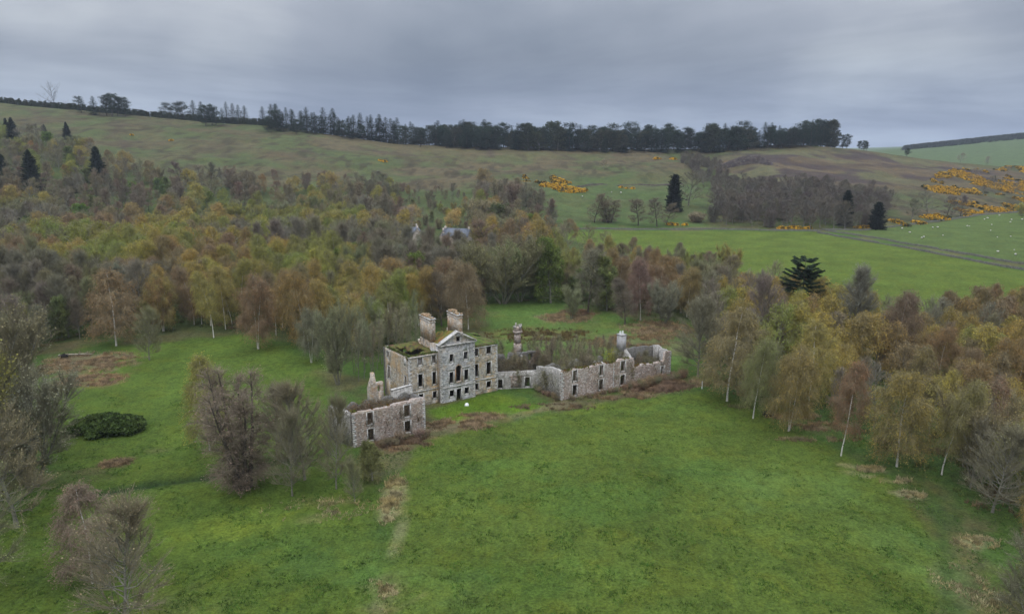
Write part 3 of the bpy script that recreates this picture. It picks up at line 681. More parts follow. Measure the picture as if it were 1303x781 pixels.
# ---- link on the right
RL = rroot('link_wall', 25, -1, 'grey single storey link wall with two doorways joining mansion and right wing', 'ruined wall')
A0, A1 = (20.9, .9), (29.3, -2.9); LL = math.hypot(8.4, 3.8)
def sx(x): return (x - 20.9) / 8.4 * LL
rops = [(sx(20.95) + .45, sx(21.8) + .55, .15, 2.2), (sx(26.9), sx(27.9), .3, 2.55)]
m_ = MB(); wall(m_, A0, A1, .65, ragged(3.95, .08, 48), rops); rpart(m_, 'wall', [STONE_GREY], RL)
for o in rops: rpart(frame(A0, A1, *o, w=.2, sill=False), 'doorway', [DRESS], RL)
m_ = MB(); u_ = np.array([8.4, -3.8]) / LL; n3 = np.array([3.8, 8.4]) / LL; m_.obox(np.array(A0) + u_ * 3.0 - n3 * .05, u_, 3.2, n3, .2, 2.75, 3.0); m_.obox(np.array(A0) + u_ * 3.4 - n3 * .02, u_, 2.4, n3, .2, .2, 2.74); rpart(m_, 'blocked_arch', [STONE_WING], RL)
# ---- right wing
RW_ = rroot('ruined_wing', 44, -9, 'long roofless pink rubble wing right of the mansion, broken down at its far end', 'ruined wing')
WX0, WX1, WY = 29.3, 60.4, -12.6
wops = [(a - WX0, b - WX0, *z) for (a, b) in ((32.2, 33.3), (39.3, 40.45), (45.3, 46.6)) for z in ((3.75, 6.1), (.5, 2.85))] + [(57.3 - WX0, 58.3 - WX0, 1.0, 2.95)]
def rwt(s):
    x = s + WX0
    if x < 42: return 6.42 + .12 * math.sin(x)
    if x < 44.9: return 6.25
    if x < 49.1: return 6.7 - (x - 45) * .05
    if x < 58.4: return 4.2 + .25 * math.exp(-((x - 51) / 1.5) ** 2)
    return 6.2
wf = MB(); wall(wf, (WX0, WY), (WX1, WY), .7, ragged(rwt, .22, 51), wops, step=.4); rpart(wf, 'front_wall', [STONE_WING], RW_)
for o in wops: rpart(frame((WX0, WY), (WX1, WY), *o, w=.22), 'window_surround', [DRESS], RW_)
headmoss((WX0, WY), (WX1, WY), rwt, .7, RW_, 5, 30)
ws = MB(); SW0, SW1 = (29.3, -2.75), (29.3, -11.89)
wso = [(3.1, 3.75, 3.5, 4.9)]
wall(ws, SW0, SW1, .7, ragged(lambda s: 5.0 + min(s, 6) * .23, .15, 52), wso); rpart(ws, 'side_wall', [STONE_GREY], RW_)
rpart(frame(SW0, SW1, *wso[0], w=.16), 'window_surround', [DRESS], RW_)
quoins([((WX0, WY), (1, 0), (0, 1), 0, 6.3, .65), ((WX1, WY), (-1, 0), (0, 1), 0, 6.1, .6), ((43.2, WY), (1, 0), (0, 1), 0, 6.0, .4), ((29.3, -2.75), (1, 0), (0, -1), 0, 4.9, .5)], RW_)
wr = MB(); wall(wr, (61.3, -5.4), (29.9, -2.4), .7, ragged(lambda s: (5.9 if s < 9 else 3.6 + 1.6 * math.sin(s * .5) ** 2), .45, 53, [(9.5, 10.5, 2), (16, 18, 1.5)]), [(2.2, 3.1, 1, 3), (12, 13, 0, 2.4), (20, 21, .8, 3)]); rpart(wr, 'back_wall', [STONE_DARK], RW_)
we = MB(); wall(we, (WX1, WY + .71), (61.3, -6.2), .7, ragged(lambda s: 6.2, .4, 54), [(3, 4, 1, 3)]); rpart(we, 'end_wall', [STONE_GREY], RW_)
wg = MB(); wall(wg, (49.0, -5.0), (49.0, -11.9), .8, ragged(lambda s: 8.2 - abs(s - 3.2) * .75, .15, 55), [(1, 2, 0, 2.2)], z0=0); wall(wg, (43.2, -5.2), (43.2, -11.9), .6, ragged(4.8, .5, 56), (), z0=0); rpart(wg, 'cross_wall', [STONE_GREY], RW_)
wc = MB(); wc.box((48.15, -9.1, 7.0), (49.6, -7.5, 10.75)); wc.box((48.08, -9.17, 10.75), (49.67, -7.43, 11.0))
ww = rpart(wc, 'chimney', [plainmat('whitened_stone', (.40, .39, .39), (.28, .265, .25), 1.3)], RW_)
for k in range(2):
    P_ = MB(); P_.tube([(48.5 + k * .7, -8.2, 11.0), (48.5 + k * .7, -8.2, 11.3), (48.5 + k * .7, -8.2, 11.7)], [.22, .19, .17], 8); rpart(P_, 'chimney_pot', [WHITE], ww)
# rear buildings
RB = rroot('rear_range', 27, 7, 'dark grey broken rear wall behind the link wall, overgrown with saplings', 'ruined wall')
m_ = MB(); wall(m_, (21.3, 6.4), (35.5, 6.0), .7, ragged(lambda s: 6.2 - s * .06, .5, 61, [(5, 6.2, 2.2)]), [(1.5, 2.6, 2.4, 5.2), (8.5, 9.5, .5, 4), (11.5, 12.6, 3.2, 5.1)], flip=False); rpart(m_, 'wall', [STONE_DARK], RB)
quoins([((30.6, 5.97), (1, 0), (0, 1), 0, 5.2, .5)], RB)
PIL = rroot('chimney_pillar', 33.6, 12.4, 'lone brown stone chimney pillar with spreading broken top behind the link wall', 'chimney pillar')
m_ = MB()
for k, (z0, z1, w) in enumerate(((-.5, 3, .85), (3, 6, .75), (6, 8.6, .62), (8.6, 9.2, .92), (9.2, 10.1, .8))): m_.box((33.6 - w, 12.4 - w * .8, z0), (33.6 + w, 12.4 + w * .8, z1 - .0 if k == 4 else z1))
rpart(m_, 'shaft', [STONE_WING], PIL)
m_ = MB(); rnd = random.Random(4)
for k in range(9):
    a = rnd.uniform(0, 6.3); m_.obox((33.6 + math.cos(a) * .75, 12.4 + math.sin(a) * .6), (math.cos(a), math.sin(a)), .35, (-math.sin(a), math.cos(a)), .35, 9.9, 10.3 + rnd.random() * .7)
rpart(m_, 'broken_top', [STONE_GREY], PIL)
# white sack-like block before the door, white stake at the far right of the wing
bx, by, bz = W(594, 516)
m_ = MB(); m_.add([(-.45, -.3, -.05), (.45, -.28, -.05), (.42, .3, -.05), (-.4, .28, -.05), (-.36, -.22, .42), (.30, -.2, .5), (.34, .2, .36), (-.3, .22, .40), (.05, 0, .62)], [(0, 1, 5, 4), (1, 2, 6, 5), (2, 3, 7, 6), (3, 0, 4, 7)], [(4, 5, 8), (5, 6, 8), (6, 7, 8), (7, 4, 8)])
o = link('white_block', m_.mesh('white_block', [WHITE]), None, (bx, by, bz)); tag(o, 'small lumpy white block lying on the grass before the mansion door', 'block')
bx, by, bz = W(893, 496)
m_ = MB(); m_.tube([(0, 0, -.2), (0, 0, 1.2), (.03, 0, 1.75)], [.13, .12, .1], 6); o = link('marker_stake', m_.mesh('marker_stake', [WHITE]), None, (bx, by, bz)); tag(o, 'short white stake in the grass right of the long wing', 'stake')

# ------------------------------------------------------------------ vegetation generators
def rvec(rnd, n): 
    v = rnd.normal(size=(n, 3)); return v / np.linalg.norm(v, axis=1)[:, None]
def ribbons(mb, P, D, ln, w, droop, rnd, m=1, seg=2):
    """thin tapering twigs: P starts, D unit directions, ln lengths"""
    n = len(P); side = np.cross(D, rvec(rnd, n)); side /= np.linalg.norm(side, axis=1)[:, None] + 1e-9
    w = np.broadcast_to(w, (n,))[:, None]; ln = ln[:, None]
    g = np.array([0, 0, 1.])
    P1 = P + D * ln * .5 + g * (droop * ln * .12) + rvec(rnd, n) * ln * .06; P2 = P + D * ln + g * (droop * ln * .45)
    V = np.stack([P - side * w / 2, P + side * w / 2, P1 + side * w * .4, P1 - side * w * .4, P2], 1).reshape(-1, 3)
    b = np.arange(n)[:, None] * 5
    mb.add(V, b + np.array([[0, 1, 2, 3]]), b + np.array([[3, 2, 4]]), m)
    return P1, P2
def flecks(mb, Cn, s, rnd, m=2, flat=1.):
    n = len(Cn)
    if n == 0: return
    a = rvec(rnd, n); b = np.cross(a, rvec(rnd, n)); b /= np.linalg.norm(b, axis=1)[:, None] + 1e-9
    s = (s * rnd.uniform(.6, 1.4, n))[:, None]; a = a * (1, 1, flat)
    V = np.stack([Cn - a * s * .6, Cn + a * s * .6, Cn + b * s], 1).reshape(-1, 3)
    mb.add(V, T=np.arange(n)[:, None] * 3 + np.array([[0, 1, 2]]), m=m)
def unit(v): return v / (np.linalg.norm(v) + 1e-9)
def branch(rnd, p, d, ln, r0, r1, k, wob, trop):
    P = [p]; d = unit(d)
    for i in range(k):
        d = unit(d + rnd.normal(size=3) * wob + np.array([0, 0, trop])); P.append(P[-1] + d * ln / k)
    return np.array(P), np.linspace(r0, r1, k + 1)
def tree_meshes(seed, H=15, stems=1, spread=0., cb=.28, env=None, R=3.5, nl=26, el=(10, 60), nb=5, ntw=7, twl=(.7, 1.5), tww=.03, droop=-.2,
                fleck=3, fs=.16, fjit=.35, tr=.2, trop=.02, wob=.1, bark=BARK_GREY, low=False, limb_k=4, leaf=None, sub=.45, blen=.42, rep=6, rr=.75):
    rnd = np.random.default_rng(seed); tb = MB(); cr = MB(); env = env or (lambda t: math.sin(math.pi * (.12 + .88 * t) ** .8) ** .7)
    sp, sd = [], []
    for s in range(stems):
        az = s * 2.4 + rnd.uniform(0, .6); tilt = spread * (rnd.uniform(.45, 1.) if stems > 1 else rnd.uniform(0, 1))
        d = np.array([math.cos(az) * math.sin(tilt), math.sin(az) * math.sin(tilt), math.cos(tilt)])
        h = H * (1 if stems == 1 else rnd.uniform(.78, 1)) * .97
        off = np.array([math.cos(az), math.sin(az), 0]) * (.0 if stems == 1 else tr * 1.1)
        P, Rr = branch(rnd, off + np.array([0, 0, -.4]), d, h / max(.6, math.cos(tilt * .6)), tr / (stems ** .4), .03, 9, .045, .05 if spread else .02)
        Rr[0] *= 1.35
        tb.tube(P, Rr, 4 if low else 6)
        cum = np.linspace(0, 1, len(P)); n1 = max(6, int(nl / stems ** .75))
        for i in range(n1):
            t = (i + rnd.uniform(0, .8)) / n1; f = cb + (1 - cb) * t * .97
            p = np.array([np.interp(f, cum, P[:, k]) for k in range(3)])
            a = i * 2.399 + rnd.uniform(-.4, .4); e = math.radians(el[0] + (el[1] - el[0]) * t + rnd.uniform(-12, 12))
            ln = R * env(t) * rnd.uniform(.75, 1.15) / (stems ** .28)
            if ln < .3: ln = .3
            dd = np.array([math.cos(a) * math.cos(e), math.sin(a) * math.cos(e), math.sin(e)])
            r0 = .011 * ln + .012
            Q_, Rq = branch(rnd, p, dd, ln, r0 * 1.3, .014, limb_k, wob, trop)
            tb.tube(Q_, Rq, 3 if low else 4, m=0 if low or t > .99 else 3)
            for s_ in np.linspace(.3, 1, ntw):
                k = s_ * (len(Q_) - 1); j = min(int(k), len(Q_) - 2); sp.append(Q_[j] + (Q_[j + 1] - Q_[j]) * (k - j)); sd.append(unit(Q_[j + 1] - Q_[j]))
            nbb = nb if ln > R * .35 else max(2, nb // 2)
            for b in range(nbb):
                g = .25 + .7 * (b + rnd.random()) / nbb; k = g * (len(Q_) - 1); j = min(int(k), len(Q_) - 2); q = Q_[j] + (Q_[j + 1] - Q_[j]) * (k - j)
                d2 = unit(unit(Q_[j + 1] - Q_[j]) * .8 + rvec(rnd, 1)[0] * .85 + np.array([0, 0, .15 + trop])); l2 = ln * blen * (1.25 - g) + .35
                B, Rb = branch(rnd, q, d2, l2, r0 * .55, .010, 2, wob * 1.4, trop)
                if not low: tb.tube(B, Rb, 3, m=3)
                for s_ in np.linspace(.2, 1, max(3, ntw // 2 + 1)):
                    k = s_ * 2; j = min(int(k), 1); sp.append(B[j] + (B[j + 1] - B[j]) * (k - j)); sd.append(unit(B[j + 1] - B[j]))
    sp = np.array(sp); sd = np.array(sd); rep = 4 if low else rep
    sp = np.repeat(sp, rep, 0); sd = np.repeat(sd, rep, 0); n = len(sp)
    outw = sp * (1, 1, 0); outw /= np.linalg.norm(outw, axis=1)[:, None] + .3
    D = sd * sub + rvec(rnd, n) * rr + outw * .3 + np.array([0, 0, .12 + .25 * (droop > .15) - .45 * (droop < -.5)]); D /= np.linalg.norm(D, axis=1)[:, None]
    P1, P2 = ribbons(cr, sp, D, rnd.uniform(*twl, n), tww * (1.7 if low else 1), droop, rnd)
    if fleck:
        k = int(n * fleck / (1.8 if low else 2)); ii = rnd.integers(0, n, k); t = rnd.random(k)[:, None]
        Cn = P1[ii] * (1 - t) + P2[ii] * t + rnd.normal(size=(k, 3)) * fjit * .4
        flecks(cr, Cn, fs * (1.55 if low else 1), rnd)
    return tb, cr, bark, leaf or LEAF
def spruce_meshes(seed, H=18, R=3.2, low=False, gap=.0, bark=BARK_DARK, tipup=.1, base=.06, dens=1., n=None, fw=.16, pw=.85, lm=1.):
    rnd = np.random.default_rng(seed); tb = MB(); cr = MB()
    tb.tube([(0, 0, -.4), (0, 0, H * .5), (0, 0, H)], [H * .014, H * .009, .03], 5)
    nw = n or int(H * (1.2 if low else 1.9)); P, D, Ls = [], [], []
    for i in range(nw):
        t = i / nw; z = H * (base + (1 - base) * t); r = R * (1 - t) ** pw * rnd.uniform(.8, 1.1) + .12
        nb = 6 if low else 8
        for k in range(nb):
            if rnd.random() < gap: continue
            a = k * 6.283 / nb + i * 1.1 + rnd.uniform(-.3, .3); rr = r * rnd.uniform(.6, 1.15)
            d0 = np.array([math.cos(a), math.sin(a), -.22 + .5 * t]); pts = [np.array([0, 0, z])]
            for s in range(3): pts.append(pts[-1] + unit(d0 + np.array([0, 0, tipup * s])) * rr / 3)
            pts = np.array(pts); cr.tube(pts, [.05, .04, .03, .015], 3, m=1) if not low else None
            m = max(3, int(rr * (4 if low else 8) * dens))
            for s in np.linspace(.12, 1, m):
                k2 = s * 3; j = min(int(k2), 2); p = pts[j] + (pts[j + 1] - pts[j]) * (k2 - j); dd = unit(pts[j + 1] - pts[j]); sd_ = np.cross(dd, (0, 0, 1))
                for sg in (-1, 1):
                    P.append(p); D.append(unit(dd * .8 + sd_ * sg * .9 + np.array([0, 0, rnd.uniform(-.5, .1)]))); Ls.append(lm * (.28 + .30 * (1 - s)) * min(1.4, .5 + rr * .3) * rnd.uniform(.8, 1.3) * (1.3 if low else 1))
    P, D, Ls = np.array(P), np.array(D), np.array(Ls)
    ribbons(cr, P, D, Ls, fw * (2.0 if low else 1), -.15, rnd, m=2)
    return tb, cr, bark, NEEDLE
def pine_meshes(seed, H=16, R=4, low=False, cb=.42):
    rnd = np.random.default_rng(seed); tb = MB(); cr = MB()
    P, Rr = branch(rnd, np.array([0, 0, -.4]), np.array([rnd.uniform(-.1, .1), 0, 1]), H * .95, H * .017, .05, 7, .05, .05); tb.tube(P, Rr, 5)
    cum = np.linspace(0, 1, len(P)); Cn = []
    nl = 15
    for i in range(nl):
        t = i / nl; f = cb + (1 - cb) * t; p = np.array([np.interp(f, cum, P[:, k]) for k in range(3)])
        a = i * 2.4 + rnd.uniform(-.5, .5); ln = R * (math.sin(math.pi * (.25 + .65 * t)) ** .6) * rnd.uniform(.5, 1.15)
        Q_, Rq = branch(rnd, p, np.array([math.cos(a), math.sin(a), .25 + .6 * t]), ln, .09, .03, 3, .18, .03); tb.tube(Q_, Rq, 3)
        for c in (Q_[-1], Q_[2], (Q_[1] + Q_[2]) / 2)[:2 if low else 3]:
            m = 90 if low else 200
            Cn.append(c + rnd.normal(size=(m, 3)) * np.array([.8, .8, .55]) * R * .27)
    flecks(cr, np.concatenate(Cn), .40 if low else .26, rnd, 2, .7)
    return tb, cr, BARK_DARK, NEEDLE
def birch(seed, **k):
    a = dict(H=15, cb=.25, R=2.9, nl=36, el=(12, 58), nb=6, ntw=6, twl=(.8, 2.3), tww=.022, droop=-1.1, rr=.5, sub=.35, fleck=4.6, fs=.12, fjit=.15, tr=.14, trop=-.035, wob=.11, bark=BARK_BIRCH,
             env=lambda t: (.6 + .4 * math.sin(math.pi * min(1, t * 1.25))) * (1 - t ** 5) + .3); a.update(k); return tree_meshes(seed, **a)
def ash(seed, **k):
    a = dict(H=15, rep=6, cb=.14, R=5.2, nl=42, el=(12, 70), nb=8, ntw=7, twl=(.8, 2.1), tww=.024, droop=.3, sub=1.0, rr=.42, fleck=1.2, fjit=.15, fs=.12, tr=.24, trop=.06, wob=.13, bark=BARK_PALE,
             env=lambda t: math.sin(math.pi * (.22 + .70 * t)) ** .6); a.update(k); return tree_meshes(seed, **a)
def willow(seed, **k):
    a = dict(H=12, stems=7, spread=.55, cb=.15, R=3.2, nl=60, el=(30, 72), nb=4, ntw=6, twl=(1.0, 2.4), tww=.022, droop=.3, sub=1.2, rr=.35, fleck=1.5, fjit=.15, fs=.13, tr=.20, trop=.10, wob=.08, bark=BARK_PALE,
             env=lambda t: .45 + .55 * math.sin(math.pi * t)); a.update(k); return tree_meshes(seed, **a)
def alder(seed, **k):
    a = dict(H=15, cb=.16, R=3.3, nl=38, el=(12, 60), nb=6, ntw=6, twl=(.7, 1.8), tww=.024, droop=-.1, rr=.55, sub=.7, fleck=1.6, fjit=.15, fs=.12, tr=.22, trop=.01, wob=.14, bark=BARK_DARK,
             env=lambda t: math.sin(math.pi * (.18 + .8 * t)) ** .55); a.update(k); return tree_meshes(seed, **a)
def leafy(seed, **k):
    a = dict(H=12, cb=.12, R=4.0, nl=34, el=(10, 65), nb=6, ntw=6, twl=(.5, 1.2), tww=.03, droop=-.1, fleck=5.5, fs=.19, tr=.25, trop=.02, wob=.12, bark=BARK_GREY,
             env=lambda t: math.sin(math.pi * (.25 + .7 * t)) ** .5); a.update(k); return tree_meshes(seed, **a)
def sapling(seed, **k):
    a = dict(H=9, cb=.30, R=1.0, nl=16, el=(40, 72), nb=2, ntw=4, twl=(.4, 1.0), tww=.02, droop=.1, fleck=.6, fs=.11, tr=.07, trop=.08, wob=.1, bark=BARK_PALE,
             env=lambda t: .9 - .5 * t); a.update(k); return tree_meshes(seed, **a)
def shrub(seed, **k):
    a = dict(H=2.6, stems=8, spread=.7, cb=.12, R=1.1, nl=34, el=(20, 70), nb=3, ntw=4, twl=(.25, .8), tww=.018, droop=.0, rep=3, fleck=1.2, fs=.10, tr=.05, trop=.06, wob=.12, bark=BARK_DARK,
             env=lambda t: .6 + .4 * math.sin(math.pi * t)); a.update(k); return tree_meshes(seed, **a)
GEN = {'birch': (birch, 15, [dict(), dict(R=3.5, cb=.18), dict(R=2.3, cb=.38, nl=30), dict(stems=2, spread=.16, R=3.2)]),
       'ash': (ash, 15, [dict(), dict(R=5.8, cb=.14), dict(R=4.2, cb=.26, el=(30, 75)), dict(rep=4, fleck=.6, R=5.0, nl=44, nb=9, cb=.12, tr=.19, el=(16, 74))]),
       'willow': (willow, 12, [dict(), dict(stems=5, spread=.42, R=2.8), dict(stems=8, spread=.65)]),
       'alder': (alder, 15, [dict(), dict(R=2.8), dict(R=3.8, cb=.12), dict(stems=6, spread=.30, R=3.4, nl=84, tr=.6, cb=.10, el=(-5, 62), fleck=.8, rep=4)]),
       'leafy': (leafy, 12, [dict(), dict(R=4.6)]),
       'sapling': (sapling, 9, [dict(), dict(R=.8, cb=.45), dict(R=1.3)]),
       'shrub': (shrub, 2.6, [dict(), dict(R=1.4)]),
       'spruce': (spruce_meshes, 18, [dict(R=4.2, pw=.7), dict(R=3.4, pw=.65)]),
       'pine': (pine_meshes, 16, [dict(cb=.22), dict(R=4.6, cb=.14), dict(R=3.4, cb=.3)])}
KIND = {'birch': ('birch_tree', 'birch tree'), 'ash': ('bare_tree', 'bare tree'), 'willow': ('willow_tree', 'willow tree'), 'alder': ('alder_tree', 'alder tree'), 'leafy': ('leafy_tree', 'leafy tree'),
        'sapling': ('sapling', 'sapling'), 'shrub': ('bare_shrub', 'shrub'), 'spruce': ('spruce_tree', 'spruce tree'), 'pine': ('pine_tree', 'pine tree')}
CACHE = {}
def variant(kind, v, low):
    fn, H, vs_ = GEN[kind]; v %= len(vs_); key = (kind, v, low)
    if key not in CACHE:
        a = dict(vs_[v]); a['low'] = low
        if kind in ('birch', 'ash', 'willow', 'alder', 'leafy') and low:
            a.setdefault('nl', {'birch': 34, 'ash': 30, 'willow': 60, 'alder': 38, 'leafy': 34}[kind]); a['nl'] = int(a['nl'] * .9); a['nb'] = 4; a['ntw'] = 5
        tb, cr, bark, leaf = fn(100 + v * 7 + len(kind) * 31, **a)
        if low:
            n0 = tb.n; j = MB()
            for mb_ in (tb, cr):
                off = j.n; j.v += mb_.v; j.q += [q + off for q in mb_.q]; j.t += [t + off for t in mb_.t]; j.qm += mb_.qm; j.tm += mb_.tm; j.n += mb_.n
            CACHE[key] = (j.mesh(KIND[kind][0], [bark, TWIG, leaf]), j, H)
        else:
            CACHE[key] = (tb.mesh('trunk', [bark, TWIG, leaf, TWIG if bark in (BARK_BIRCH,) else bark]), cr.mesh('crown', [bark, TWIG, leaf]), H)
    return CACHE[key]
rs = random.Random(77)
COUNT = {}; WOOD = {}
FAR_D = 330
def plant(kind, x, y, h, col, label=None, group=None, w=1., v=None, z=None, lean=0., rz=None, limit=290, force=False):
    """one tree as a thing of its own: trunk and crown near by, one mesh when too small to show its parts"""
    z = float(terrain(x, y)) if z is None else z
    v = rs.randrange(9) if v is None else v
    dist = math.hypot(x, y); low = dist > FAR_D and not force
    COUNT[kind] = COUNT.get(kind, 0) + 1
    H = GEN[kind][1]; s = h / H; sc = (s * w, s * w, s); rot = rs.uniform(0, 6.28) if rz is None else rz
    if kind in ('birch', 'ash', 'willow', 'alder', 'leafy') and col not in (OCH, OLI, RUS, PUR, YEL, GGR, GBR, GRN) and col not in BIRCHC: g_ = sum(col) / 3; col = tuple((c * .9 + g_ * .1) * 1.8 for c in col)
    if kind in ('shrub', 'sapling'): col = tuple(c * 1.35 for c in col)
    color = tuple(c * rs.uniform(.9, 1.1) for c in col) + (1,)
    nm, cat = KIND[kind]
    if COUNT[kind] > limit and label is None or (COUNT[kind] > limit and group):
        WOOD.setdefault(kind, []).append((x, y, z, s, w, rot, v, color)); return None
    if low:
        me, _, _ = variant(kind, v, True); o = link(nm, me); o.color = color
    else:
        tm, cm, _ = variant(kind, v, False); o = link(nm, None)
        for n_, d_ in (('trunk', tm), ('crown', cm)):
            c = link(n_, d_, o); c.color = color
    o.location = (x, y, z); o.rotation_euler = (lean * math.cos(rot), lean * math.sin(rot), rot); o.scale = sc
    tag(o, label, cat, group); return o
OCH, OLI, RUS, PUR, YEL, GGR, GBR, GRN = (.33, .255, .062), (.26, .245, .058), (.265, .178, .07), (.175, .14, .095), (.26, .26, .05), (.215, .21, .115), (.21, .178, .105), (.11, .17, .035)
BIRCHC = [(.22, .16, .085), RUS, (.30, .21, .07), OCH, OCH, (.33, .28, .06), OLI, (.21, .235, .05)]
DKG = (.022, .036, .020); DKB = (.028, .042, .028)
def tree(kind, px, pb, pt, col, label, w=1., v=None, Y=None, **k):
    """a tree picked out in the photograph: foot at ground pixel (px, pb), top at row pt"""
    x, y, z = W(px, pb); h = ztop(y, pt) - z
    if kind == 'birch': w *= .80
    return plant(kind, x, y, h, col, label, None, w, v, force=True, **k)
# foreground and clearing
T = tree
T('alder', 310, 618, 462, (.12, .088, .06), 'large bare brown tree with twisted dark trunk left of the small pavilion', 1.12, 3)
T('birch', 267, 575, 452, OLI, 'olive birch standing directly behind the big dark-trunked brown tree', .95, 1)
T('birch', 118, 742, 622, (.115, .08, .055), 'reddish-brown birch with pale stem at the bottom left beside a grey bare tree', 1.35, 1)
T('ash', 160, 800, 655, GGR, 'grey leafless spreading tree at the bottom left in front of the reddish birch', 1.2, 3)
T('ash', 22, 672, 520, GGR, 'grey leafless tree on the left edge below the dark evergreen bush', 1.05, 0)
T('willow', 0, 560, 388, (.105, .10, .06), 'big grey-olive multi-stemmed tree on the left edge level with the brown bracken patch', 1.0, 2)
T('willow', -45, 640, 430, OLI, 'olive multi-stemmed tree cut by the left edge of the picture', 1.0, 0)
T('ash', 388, 612, 498, (.10, .095, .045), 'bare olive-twigged spreading tree just left of the small pavilion front', 1.15, 3)
T('ash', 428, 625, 515, (.11, .10, .05), 'bare spreading tree screening the left corner of the small pavilion', .7, 3)
T('ash', 352, 585, 500, (.105, .10, .06), 'grey-green bare tree between the big brown tree and the olive one', .85, 3)
T('leafy', 474, 612, 566, (.11, .105, .03), 'yellow-olive small tree in front of the small pavilion wall', 1.0, 0)
T('ash', 452, 640, 590, (.12, .11, .05), 'low twiggy tree under the bare one at the pavilion corner', .8, 3)
T('ash', 372, 632, 530, (.11, .105, .06), 'bare grey-green tree nearest the camera left of the pavilion', .8, 3)
T('willow', 45, 620, 478, (.11, .105, .065), 'grey-olive tree filling the left side between the edge and the evergreen bush', 1.1, 1)
T('ash', -25, 760, 600, GGR, 'grey bare tree cut by the left edge near the bottom', 1.1, 0)
T('birch', 1340, 790, 640, OLI, 'olive birch cut by the lower right edge', 1.2, 1)
T('birch', 148, 440, 342, (.13, .085, .04), 'dense rusty brown birch at the forest edge by the bracken patch', 1.35, 1)
T('ash', 190, 458, 398, GGR, 'small grey bare tree out on the left clearing', .85, 0)
T('birch', 272, 430, 340, OCH, 'slim golden birch with clean white stem on the clearing edge', .9, 2)
T('birch', 328, 444, 336, (.13, .08, .045), 'reddish birch with white leaning stems on the clearing edge', 1.0, 3)
T('birch', 388, 442, 338, RUS, 'rust-coloured birch right of the white-stemmed pair', 1.0, 1)
T('birch', 396, 462, 382, (.10, .09, .065), 'greyish birch with pale forked stems at the back of the clearing', .9, 3)
T('willow', 430, 490, 388, (.12, .12, .075), 'pale grey multi-stemmed willow between clearing and mansion', .68, 1)
T('willow', 462, 438, 372, (.11, .115, .065), 'grey-green willow behind the pale multi-stemmed one', .8, 0)
T('birch', 445, 410, 330, OLI, 'olive-yellow birch rising above the pole saplings left of the mansion', 1.1, 1)
T('birch', 475, 425, 335, OCH, 'ochre birch behind the pole saplings', 1.0, 0)
T('birch', 596, 420, 330, (.12, .075, .045), 'brown birch right behind the right-hand mansion chimney', 1.15, 1)
T('alder', 562, 415, 345, PUR, 'dark purplish tree behind the left-hand mansion chimney', 1.0, 0)
T('willow', 640, 387, 300, (.095, .105, .045), 'big rounded olive-green willow at the back of the rear meadow', 1.35, 2)
T('willow', 662, 384, 312, (.10, .11, .04), 'olive willow behind the rounded one at the rear meadow', 1.0, 0)
T('leafy', 701, 386, 308, GRN, 'fresh green leafing tree beside the rounded olive willow', .85, 0)
T('leafy', 772, 396, 330, (.085, .105, .028), 'half-leafed yellow-green tree in the belt behind the long wing', .8, 1)
T('willow', 727, 406, 364, (.13, .13, .065), 'small pale olive willow alone on the rear meadow', 1.0, 1)
T('alder', 748, 398, 318, (.085, .085, .055), 'grey-brown tree behind the small pale willow', 1.1, 0)
T('alder', 795, 413, 352, (.09, .075, .055), 'grey-stemmed bare tree in front of the belt behind the white chimney', 1.1, 1)
T('birch', 815, 408, 325, (.115, .075, .06), 'purple-red birch with white stem behind the long wing', 1.0, 0)
T('willow', 845, 413, 356, (.13, .135, .095), 'silver-grey willow at the foot of the belt left of the round grey tree', .9, 2)
T('birch', 765, 385, 310, RUS, 'rust-topped birch in the belt near the far field', .9, 2)
T('birch', 822, 385, 312, RUS, 'orange-brown birch top beside the purple-red birch', .9, 1)
T('ash', 888, 480, 388, (.115, .10, .075), 'large round grey-buff bare tree at the right end of the long wing', .95, 1)
T('birch', 925, 512, 392, (.125, .10, .035), 'broad olive-gold birch nearest the long wing', 1.35, 1)
T('birch', 958, 534, 428, (.12, .115, .035), 'slender yellow-olive birch with white foot on the meadow edge', .95, 0)
T('birch', 1003, 548, 424, (.135, .115, .032), 'tall yellow-olive birch with twin white feet', 1.0, 3)
T('birch', 1028, 520, 408, OCH, 'golden birch standing just behind the twin-footed one', 1.1, 1)
T('birch', 1070, 580, 455, (.155, .075, .045), 'red-tinted birch with bright white stem leaning on the meadow edge', .85, 2, lean=.04)
T('birch', 1141, 594, 460, (.14, .105, .03), 'golden-olive broad birch right of the white-stemmed reddish one', 1.2, 1)
T('birch', 1198, 604, 470, (.135, .115, .03), 'slim yellow birch by the worn track', .9, 2)
T('ash', 1262, 655, 552, (.115, .11, .065), 'grey bare vase-shaped tree at the right of the meadow', 1.25, 3)
T('ash', 1300, 800, 668, (.115, .10, .06), 'bare buff tree in the bottom right corner', .9, 0)
T('willow', 1240, 610, 505, (.12, .105, .045), 'olive-brown multi-stemmed tree behind the bare vase-shaped one', 1.1, 0)
T('birch', 1318, 690, 590, OCH, 'golden birch cut by the right edge', .9, 1)
T('birch', 1132, 478, 366, (.105, .065, .050), 'purple-brown birch with white stem above the green gap', 1.0, 0)
T('birch', 1193, 495, 408, (.14, .08, .035), 'orange birch with pale stem in the right wood', 1.1, 1)
T('birch', 1228, 510, 436, (.14, .085, .035), 'orange-gold birch in front of others in the right wood', 1.2, 1)
T('birch', 1285, 520, 412, RUS, 'rust birch with pale stem near the right edge', 1.1, 3)
T('ash', 1085, 450, 350, (.115, .11, .085), 'pale grey bare tree right of the dark spiky fir', .95, 2)
T('ash', 975, 460, 362, (.105, .085, .075), 'mauve-grey bare tree behind the golden birches', .9, 0)
